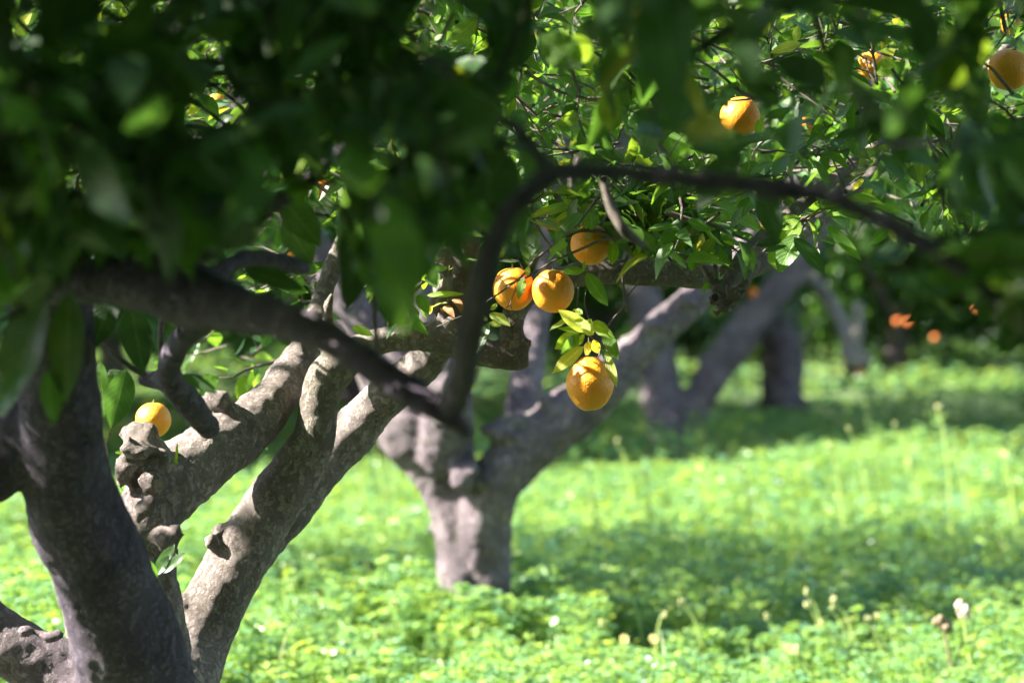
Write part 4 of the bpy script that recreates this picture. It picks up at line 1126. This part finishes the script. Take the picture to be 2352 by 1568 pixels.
orange(2086, 740, 28.5, 16, "distant orange above the far sunlit clover, right of its twin", parts=False, group="far oranges", mat=PEEL_RED)
orange(2148, 776, 28.5, 16, "distant orange close over the far clover", parts=False, group="far oranges", mat=PEEL_RED)
orange(1976, 852, 16.4, 17, "dull orange lying low by the broken stub in the clover", parts=False, group="far oranges", mat=PEEL_RED)
orange(2246, 706, 28.6, 16, "faint far orange in the dark crown at the right", parts=False, group="far oranges", mat=PEEL_RED)

# ------------------------------------------------------------------ tree 2: forked tree in the middle distance
T2 = empty("orange_tree", at(1088, 1537, 8.40), "forked orange tree standing in sunlit clover in the middle, its trunk dappled", "orange tree")
tree_part("trunk", [
  [(1076, 1600, 8.40, 230), (1070, 1480, 8.40, 165), (1064, 1400, 8.40, 138), (1066, 1330, 8.40, 124), (1058, 1250, 8.40, 118), (1044, 1160, 8.40, 126), (1020, 1080, 8.40, 150), (975, 990, 8.40, 205), (930, 900, 8.40, 190), (865, 800, 8.40, 135), (790, 690, 8.40, 100), (700, 540, 8.40, 80), (600, 330, 8.40, 60), (500, 100, 8.40, 44)],
  [(1128, 1500, 8.40, 100), (1128, 1370, 8.38, 92), (1115, 1230, 8.35, 120), (1135, 1120, 8.30, 122), (1205, 1030, 8.30, 128), (1290, 965, 8.30, 130), (1365, 905, 8.30, 112), (1450, 818, 8.30, 90), (1545, 730, 8.30, 80), (1650, 635, 8.30, 70), (1760, 520, 8.30, 60), (1900, 330, 8.30, 50), (2050, 60, 8.30, 36)],
  [(1175, 1060, 8.50, 80), (1195, 960, 8.60, 84), (1212, 850, 8.70, 78), (1232, 740, 8.80, 64), (1262, 600, 8.80, 54), (1280, 380, 8.80, 44), (1340, 60, 8.80, 30)],
  [(1015, 1060, 8.30, 120), (1030, 930, 8.20, 110), (1010, 800, 8.20, 92), (960, 640, 8.20, 70), (950, 400, 8.20, 50), (900, 100, 8.20, 40)],
 ], BARK_MID, T2, 0.011, knobs=[(1060, 1100, 8.22, 66, 1, 1.1), (1085, 1075, 8.20, 40, 1, 1), (1150, 990, 8.25, 70, 1.3, .8), (1190, 960, 8.25, 44, 1, .8), (1260, 925, 8.25, 44, 1.2, .8), (1500, 745, 8.25, 44, 1.3, .8), (1570, 690, 8.25, 36, 1.2, .8), (1350, 880, 8.30, 30, 1, .8)],
 nb=5, d1=.02, d2=.01, bf=(.15, .3))
M2 = [(-300, -300), (2700, -300), (2700, 520), (1900, 560), (1600, 500), (1300, 560), (1000, 520), (600, 600), (300, 640), (-300, 700)]
b2 = np.vstack([ellipsoid((-1.5, 9.65, 2.1), (1.8, 1.25, 1.0), 1800, .2, clump=5.0), ellipsoid((0.6, 9.0, 2.7), (1.4, 1.2, .9), 900, .3, clump=6.0)])
x2, y2, d2_ = project(b2)
b2 = b2[(~in_frame(b2, 60)) | inside(M2, x2, y2)]
lv = Leaves(); TVs, TQs = [], []; toff = 0
collect(b2, mask=[M2], per=(5, 8), leaf_len=(.06, .1), w=W_OLD, twig_r=.003)
lv.build("foliage", LEAF, T2, origin=T2.location)
mesh_np("twigs", np.vstack(TVs), np.vstack(TQs), TWIG, T2, origin=T2.location)["kind"] = "stuff"

# ------------------------------------------------------------------ farther trees, own trunks for the two seen well
def crown(parent, c, r, n, zmin=0.5, leaf=(.08, .13), seed=1.0, w=W_OLD):
    pts = ellipsoid(c, r, n, .55, clump=seed)
    pts = pts[pts[:, 2] > zmin]
    a, tv, tq = sprigs(pts, per=(5, 8), leaf_len=leaf, twig_len=(.2, .45), w=w, twig_r=.004)
    ok = allowed(a[0], [[(-9e4, -9e4), (9e4, -9e4), (9e4, 9e4), (-9e4, 9e4)]])
    a = tuple(v[ok] for v in a)
    l2 = Leaves(); l2.add(*a)
    return l2.build("foliage", LEAF, parent, origin=parent.location)

T3 = empty("orange_tree", at(1550, 1091, 17.2), "far orange tree with a slanting limb, its trunk forking at the ground", "orange tree")
tree_part("trunk", [
  [(1540, 1110, 17.2, 150), (1538, 1030, 17.2, 112), (1530, 960, 17.2, 100), (1512, 870, 17.2, 96), (1500, 770, 17.2, 90), (1470, 650, 17.2, 74), (1440, 480, 17.2, 60), (1400, 200, 17.2, 44)],
  [(1590, 1100, 17.2, 80), (1595, 980, 17.2, 62), (1620, 890, 17.2, 76), (1680, 800, 17.2, 84), (1750, 710, 17.2, 78), (1830, 600, 17.2, 66), (1900, 450, 17.2, 56), (2000, 200, 17.2, 40)],
 ], BARK_MID, T3, 0.022, nb=4, d1=.03, d2=.015, rough=.25, bf=(.15, .3), sides=12)
tree_part("branch", [
  [(1822, 612, 18.0, 40), (1880, 660, 17.5, 36), (1930, 730, 17, 34), (1952, 800, 16.6, 36), (1965, 850, 16.5, 44)],
  [(1963, 855, 16.5, 60), (1965, 800, 16.5, 40), (1971, 745, 16.5, 32), (1973, 695, 16.5, 28)],
 ], BARK, T3, 0.018, knobs=[(1975, 830, 16.4, 66, 1, .8)], nb=0, d1=.02, d2=.0, rough=.2, sides=10, label="drooping branch ending in a pale broken stub over the clover")
crown(T3, (1.0, 17.8, 3.2), (2.7, 2.4, 1.9), 2600, 1.35, seed=3.0)

T4 = empty("orange_tree", at(1800, 977, 23.5), "distant orange tree with a thick dark trunk spotted with sunlight, right of centre", "orange tree")
tree_part("trunk", [
  [(1800, 1005, 23.5, 130), (1800, 930, 23.5, 104), (1798, 850, 23.5, 96), (1790, 760, 23.5, 94), (1800, 660, 23.5, 84), (1840, 540, 23.5, 70), (1900, 350, 23.5, 50)],
  [(1795, 800, 23.5, 70), (1760, 680, 23.5, 64), (1700, 540, 23.5, 54), (1640, 350, 23.5, 44)],
 ], BARK_MID, T4, 0.03, nb=6, d1=.06, d2=.02, rough=.3, bf=(.2, .35), sides=12)
crown(T4, (2.9, 24.0, 3.7), (3.0, 2.5, 2.1), 2300, 1.6, leaf=(.1, .15), seed=7.0)

# standard round tree copied down the rows (trunk + foliage share data)
def row_tree(loc, label, size=1.0, low=0.35, seed=1.0, n=1500, leaf=(.11, .17)):
    e = empty("orange_tree", loc, label, "orange tree", "background orange trees")
    mb = MB()
    rg = np.random.default_rng(int(seed * 10))
    x, y, _ = loc
    S = mb.tube([(x, y, -.1, .17 * size), (x + .02, y, .3, .13 * size), (x - .03, y, .7, .125 * size), (x, y, .9, .13 * size)], sides=12, seg=5, rough=.25, nscale=5)
    for k in range(4):
        a = k * 1.6 + seed
        dx, dy = math.cos(a), math.sin(a)
        mb.tube([(x, y, .75, .09 * size), (x + dx * .25, y + dy * .25, 1.1, .075 * size), (x + dx * .6, y + dy * .6, 1.7, .055 * size), (x + dx * .9, y + dy * .9, 2.6 * size, .03)], sides=9, seg=4, rough=.25, nscale=6)
    mb.build("trunk", BARK_MID, e, origin=loc)
    crown(e, (x, y, (low + 4.6 * size) / 2), (2.35 * size, 2.35 * size, (4.6 * size - low) / 2), n, low, leaf, seed)
    return e
protoA = row_tree((6.4, 31.5, 0), "dark low skirted orange tree right of the clover, with far oranges in it", 1.0, .42, 2.0, 4200, (.1, .15))
protoB = row_tree((-6.9, 16.6, 0), "dark orange tree beyond the left edge of the sunlit clover", 1.0, .8, 4.0, 3800)
def copy_tree(root, loc, label, rz, sc=1.0, group="background orange trees"):
    c = root.copy(); COL.objects.link(c); c.location = loc; c.rotation_euler = (0, 0, rz); c.scale = (sc, sc, sc)
    c["label"] = label; c["group"] = group
    for ch in list(root.children):
        d = ch.copy(); COL.objects.link(d); d.parent = c
    return c
FARL = "distant rounded orange tree in the dark background rows"
spots = [(-2.9, 17.4, "B"), (-8, 22, "A"), (-4.6, 22.2, "B"), (-1.3, 22.4, "B"), (0.62, 21.3, "B"), (-5.6, 19.6, "A"), (-3.9, 27.5, "B"), (2.2, 34.0, "A"), (4.4, 32.2, "A"), (10, 25, "B"), (-8, 28, "B"), (-1.8, 33, "A"), (9.8, 32.5, "A"), (7.5, 37, "A"), (-5.5, 34, "A"), (0.2, 35.5, "A"), (4.6, 38.5, "A"), (12, 38, "A"), (-11, 34, "B"), (14, 31, "A"), (-12, 24, "B"), (-3.5, 39, "A"),
 (2.2, -2.7, "A"), (-2.3, -2.9, "A"), (0.1, -4.6, "A"), (5.2, .3, "B"), (-5.6, .4, "B")]  # trees added out of view to shade the leaves near the camera
ORD = "first second third fourth fifth sixth seventh eighth ninth tenth eleventh twelfth thirteenth fourteenth fifteenth sixteenth seventeenth eighteenth nineteenth twentieth".split()
def ordinal(i, n): return "leftmost" if i == 0 else "rightmost" if i == n - 1 else (ORD[i] if i < 20 else "twenty-" + ORD[i - 20]) + " from the left"
rows = {"nearest background row": [p for p in spots if 10 < p[1] < 25.5], "second background row": [p for p in spots if 25.5 <= p[1] < 33.4], "farthest background row": [p for p in spots if p[1] >= 33.4], "camera": [p for p in spots if p[1] < 10]}
k9 = 0
for rname, ps in rows.items():
    ps.sort(key=lambda p: p[0] / max(p[1], 1))
    for i, (x, y, k) in enumerate(ps):
        lab = "shaded orange tree of the %s, %s" % (rname, ordinal(i, len(ps))) if rname != "camera" else "unseen orange tree added beside or behind the viewpoint for its shade"
        copy_tree(protoA if k == "A" else protoB, (x, y, 0), lab, k9 * 1.3, .95 + .12 * ((k9 * 7) % 5) / 4, "background orange trees" if rname != "camera" else "unseen shade trees added around the viewpoint")
        k9 += 1

# far-off grove that closes the view
def far_grove():
    n = 15000
    x = RNG.uniform(-32, 32, n); y = 45 + RNG.normal(0, 1.6, n)
    top = 7 + 1.3 * np.sin(x * .9) + .8 * np.sin(x * 2.3)
    z = RNG.uniform(0, 1, n) ** .9 * top
    P = np.stack([x, y, z], -1)
    l2 = Leaves()
    l2.add(P, unit(RNG.normal(size=(n, 3)) + np.array([0, 0, -.3])), RNG.normal(size=(n, 3)) + np.array([0, -.3, .6]), RNG.uniform(.35, .7, n), RNG.uniform(.25, .4, n), tints(n, W_OLD))
    o = l2.build("far_grove", LEAF, None)
    tagit(o, "dark mass of far-off orchard foliage closing the view", "grove", None, "stuff")
far_grove()

# ------------------------------------------------------------------ bud stalks, flowers, seed heads in the clover
def stalk_mesh(h, lean, seed, buds=4, thick=.0032):
    rg = np.random.default_rng(seed)
    e_pts = [(0, 0, 0, thick), (lean * .15, 0, h * .45, thick), (lean * .55, 0, h * .85, thick * .85), (lean, 0, h, thick * .7)]
    s = MB(); s.tube(e_pts, sides=6, seg=5)
    b = MB()
    for k in range(buds):
        b.lump((lean * (1.0 + .10 * (1 if lean > 0 else -1)) + rg.normal() * .004, rg.normal() * .004, h + rg.uniform(-.009, .007)), rg.uniform(.0045, .0075) * .8 * thick / .0042, (.7, .7, 1.6), .3, k, nu=7, nv=5)
    return s, b
ORD = "first second third fourth fifth sixth seventh eighth ninth tenth eleventh twelfth thirteenth fourteenth fifteenth sixteenth seventeenth eighteenth nineteenth twentieth".split()
def ordinal(i, n): return "leftmost" if i == 0 else "rightmost" if i == n - 1 else (ORD[i] if i < 20 else "twenty-" + ORD[i - 20]) + " from the left"

def stalk(px, py, d, hang, label, group, seed, thick=.0032):
    """px,py = the head; d = depth; hang = sideways lean in px"""
    c = at(px, py, d); lean = -hang / F * d
    gx = c[0] - lean; gz = float(ground_h(np.array(gx), np.array(c[1]))) - .02
    h = c[2] - gz
    s, b = stalk_mesh(h, lean, seed, thick=thick)
    e = empty("bud_stalk", (gx, c[1], gz), label, "flower stalk", group)
    for nm, m_, mt in (("stem", s, STALK), ("buds", b, BUD)):
        o = m_.build(nm, mt, e); o.location = (0, 0, 0)
    return e
GS = "pale bud stalks rising from the clover"
ST = [(1945, 985, 11.5, 60, "tall arched pale bud stalk rising from the bright band, taller than its neighbours at right"), (2050, 975, 13, 50, None), (1900, 1022, 11, 45, None), (2150, 935, 11.5, 40, "tallest bud stalk, standing out against the shaded clover at right"), (1415, 1015, 12, 50, "thin leaning bud stalk right of the dappled forked trunk"), (2085, 1060, 12, 40, None),
 (1965, 870, 16, 40, None), (1845, 1355, 8.2, 70, None), (1850, 1385, 8.1, 60, None), (1905, 1378, 8.1, 90, None), (1905, 1398, 8.0, 70, None), (1880, 1425, 7.9, 40, None), (1950, 1422, 7.9, 10, None), (1985, 1420, 7.9, 60, None), (2005, 1415, 7.8, 90, None), (2065, 1368, 8.3, 70, None), (2245, 1405, 8.0, 50, None),
 (1560, 1380, 8.0, 80, None), (1520, 1410, 7.9, -20, None), (1430, 1345, 8.3, 60, None), (1640, 1350, 8.2, 70, None), (1690, 1330, 8.4, 60, None), (1300, 1325, 8.6, 30, None), (1160, 1400, 8.2, 60, None), (1100, 1440, 7.9, 70, None), (1060, 1385, 8.3, 60, None), (1030, 1400, 8.2, 40, None),
 (655, 1385, 8.2, 60, "bud stalk arching beside the pale scarred limb, highest of its trio"), (690, 1375, 8.3, 55, None), (720, 1370, 8.3, 50, None), (575, 1438, 7.9, 20, "short upright bud stalk just right of the pale limb"), (540, 1445, 7.9, 20, None), (905, 1380, 8.2, 30, None),
 (845, 1005, 12.5, 50, None), (870, 1000, 12.8, 45, None), (805, 1035, 12, 45, None), (1755, 1415, 7.9, 70, None), (1820, 1490, 7.4, 70, None), (1250, 1490, 7.4, 60, None), (760, 1480, 7.4, 60, None), (860, 1455, 7.6, 60, None), (1380, 1430, 7.8, 50, None), (1480, 1085, 10.5, 20, None), (1350, 1078, 10.8, 25, None), (2000, 1080, 10.8, 30, None), (2300, 1045, 11, 40, None), (2190, 1035, 11.5, 40, None), (1700, 1075, 10.8, 35, None)]
bands = {"near": [], "middle": [], "far": []}
for i, q in enumerate(ST):
    if not q[4]: bands["near" if q[2] < 9 else "middle" if q[2] < 11.3 else "far"].append(i)
for kx, ids in bands.items():
    ids.sort(key=lambda i: ST[i][0])
    for r_, i in enumerate(ids):
        ST[i] = ST[i][:4] + ({"near": "pale bud stalk in the near clover, %s of the near ones", "middle": "pale bud stalk at the sunlit middle band, %s of those there", "far": "blurred bud stalk against the shaded far clover, %s there"}[kx] % ordinal(r_, len(ids)),)
for i, (a, b, d, hg, lab) in enumerate(ST):
    stalk(a, b, d, hg, lab, GS, i, .0038 if d < 9 else .005)

def flower(px, py, d, label, s=.015):
    c = at(px, py, d)
    e = empty("yellow_flower", c, label, "flower", "pale yellow flowers in the clover")
    lp = Leaves()
    n = 5
    for k in range(n):
        a = k * 2 * math.pi / n + px
        D = np.array([math.cos(a) * .8, -.5 + .2 * math.sin(a), .3 + math.sin(a) * .8])
        lp.add([c], [D], [[0, -1, .6]], s * 1.15, s * 1.0, [(.8, .7, .2)], fold=.25, curl=-.2)
    lp.build("petals", PETAL, e, hi=True, origin=c)
    mb = MB(); gz = float(ground_h(np.array(c[0]), np.array(c[1])))
    mb.tube([(c[0], c[1], gz, .0022), (c[0] + .01, c[1], (gz + c[2]) / 2, .002), c + (.0018,)], sides=5, seg=4)
    mb.build("stem", STALK, e, origin=c)
for a, b, d, lab in [(1433, 1468, 7.5, "crumpled pale yellow flower in the near clover, leftmost of the three close ones"), (1500, 1468, 7.5, "pale yellow flower in the near clover, middle one of the three close ones"), (1812, 1490, 7.3, "pale yellow flower in the near clover, rightmost of the three close ones")]:
    flower(a, b, d, lab)
FL = sorted([(2305, 1042, 11.5), (1605, 1075, 11)])
for i, (a, b, d) in enumerate(FL):
    flower(a, b, d, "small yellow flower among the farther clover, %s of the small ones" % ordinal(i, len(FL)), .022 if d > 15 else .015)

def seed_plant(px, py, d, label, pale, h_px):
    c = at(px, py, d)
    gz = float(ground_h(np.array(c[0]), np.array(c[1])))
    e = empty("seed_head_plant", (c[0] + .02, c[1], gz), label, "wild plant", "dry seed head plants at the lower right")
    s = MB()
    s.tube([(c[0] + .03, c[1], gz, .005), (c[0] + .025, c[1], (gz + c[2]) / 2, .0045), (c[0], c[1], c[2], .0035)], sides=7, seg=6, rough=.15, nscale=60)
    s.tube([(c[0] + .022, c[1], gz + (c[2] - gz) * .6, .003), (c[0] + .05, c[1], c[2] - .03, .0022)], sides=6, seg=3)
    s.build("stem", DRY if not pale else STALK, e, origin=e.location)
    b = MB()
    rg = np.random.default_rng(int(px))
    for k in range(9):
        b.lump((c[0] + rg.normal() * .012, c[1] + rg.normal() * .01, c[2] + rg.normal() * .013), rg.uniform(.006, .012), (1, 1, 1.2), .6, k * 3.1, nu=9, nv=6)
    b.build("seed_head", FLUFF if pale else DRY, e, origin=e.location)
    l2 = Leaves()
    for k in range(4):
        zz = gz + (c[2] - gz) * (.35 + .15 * k)
        an = k * 2.2
        l2.add([(c[0] + .02, c[1], zz)], [(math.cos(an), math.sin(an) * .5, .3)], [(0, 0, 1)], .09, .022, [(.06, .12, .04)])
    l2.build("leaves", LEAF_HI, e, hi=True, origin=e.location)
seed_plant(2210, 1400, 7.2, "weed with a pale fluffy pinkish seed head at the lower right", True, 60)
seed_plant(2168, 1440, 7.1, "weed with a dark dried seed head beside the pale fluffy one", False, 60)
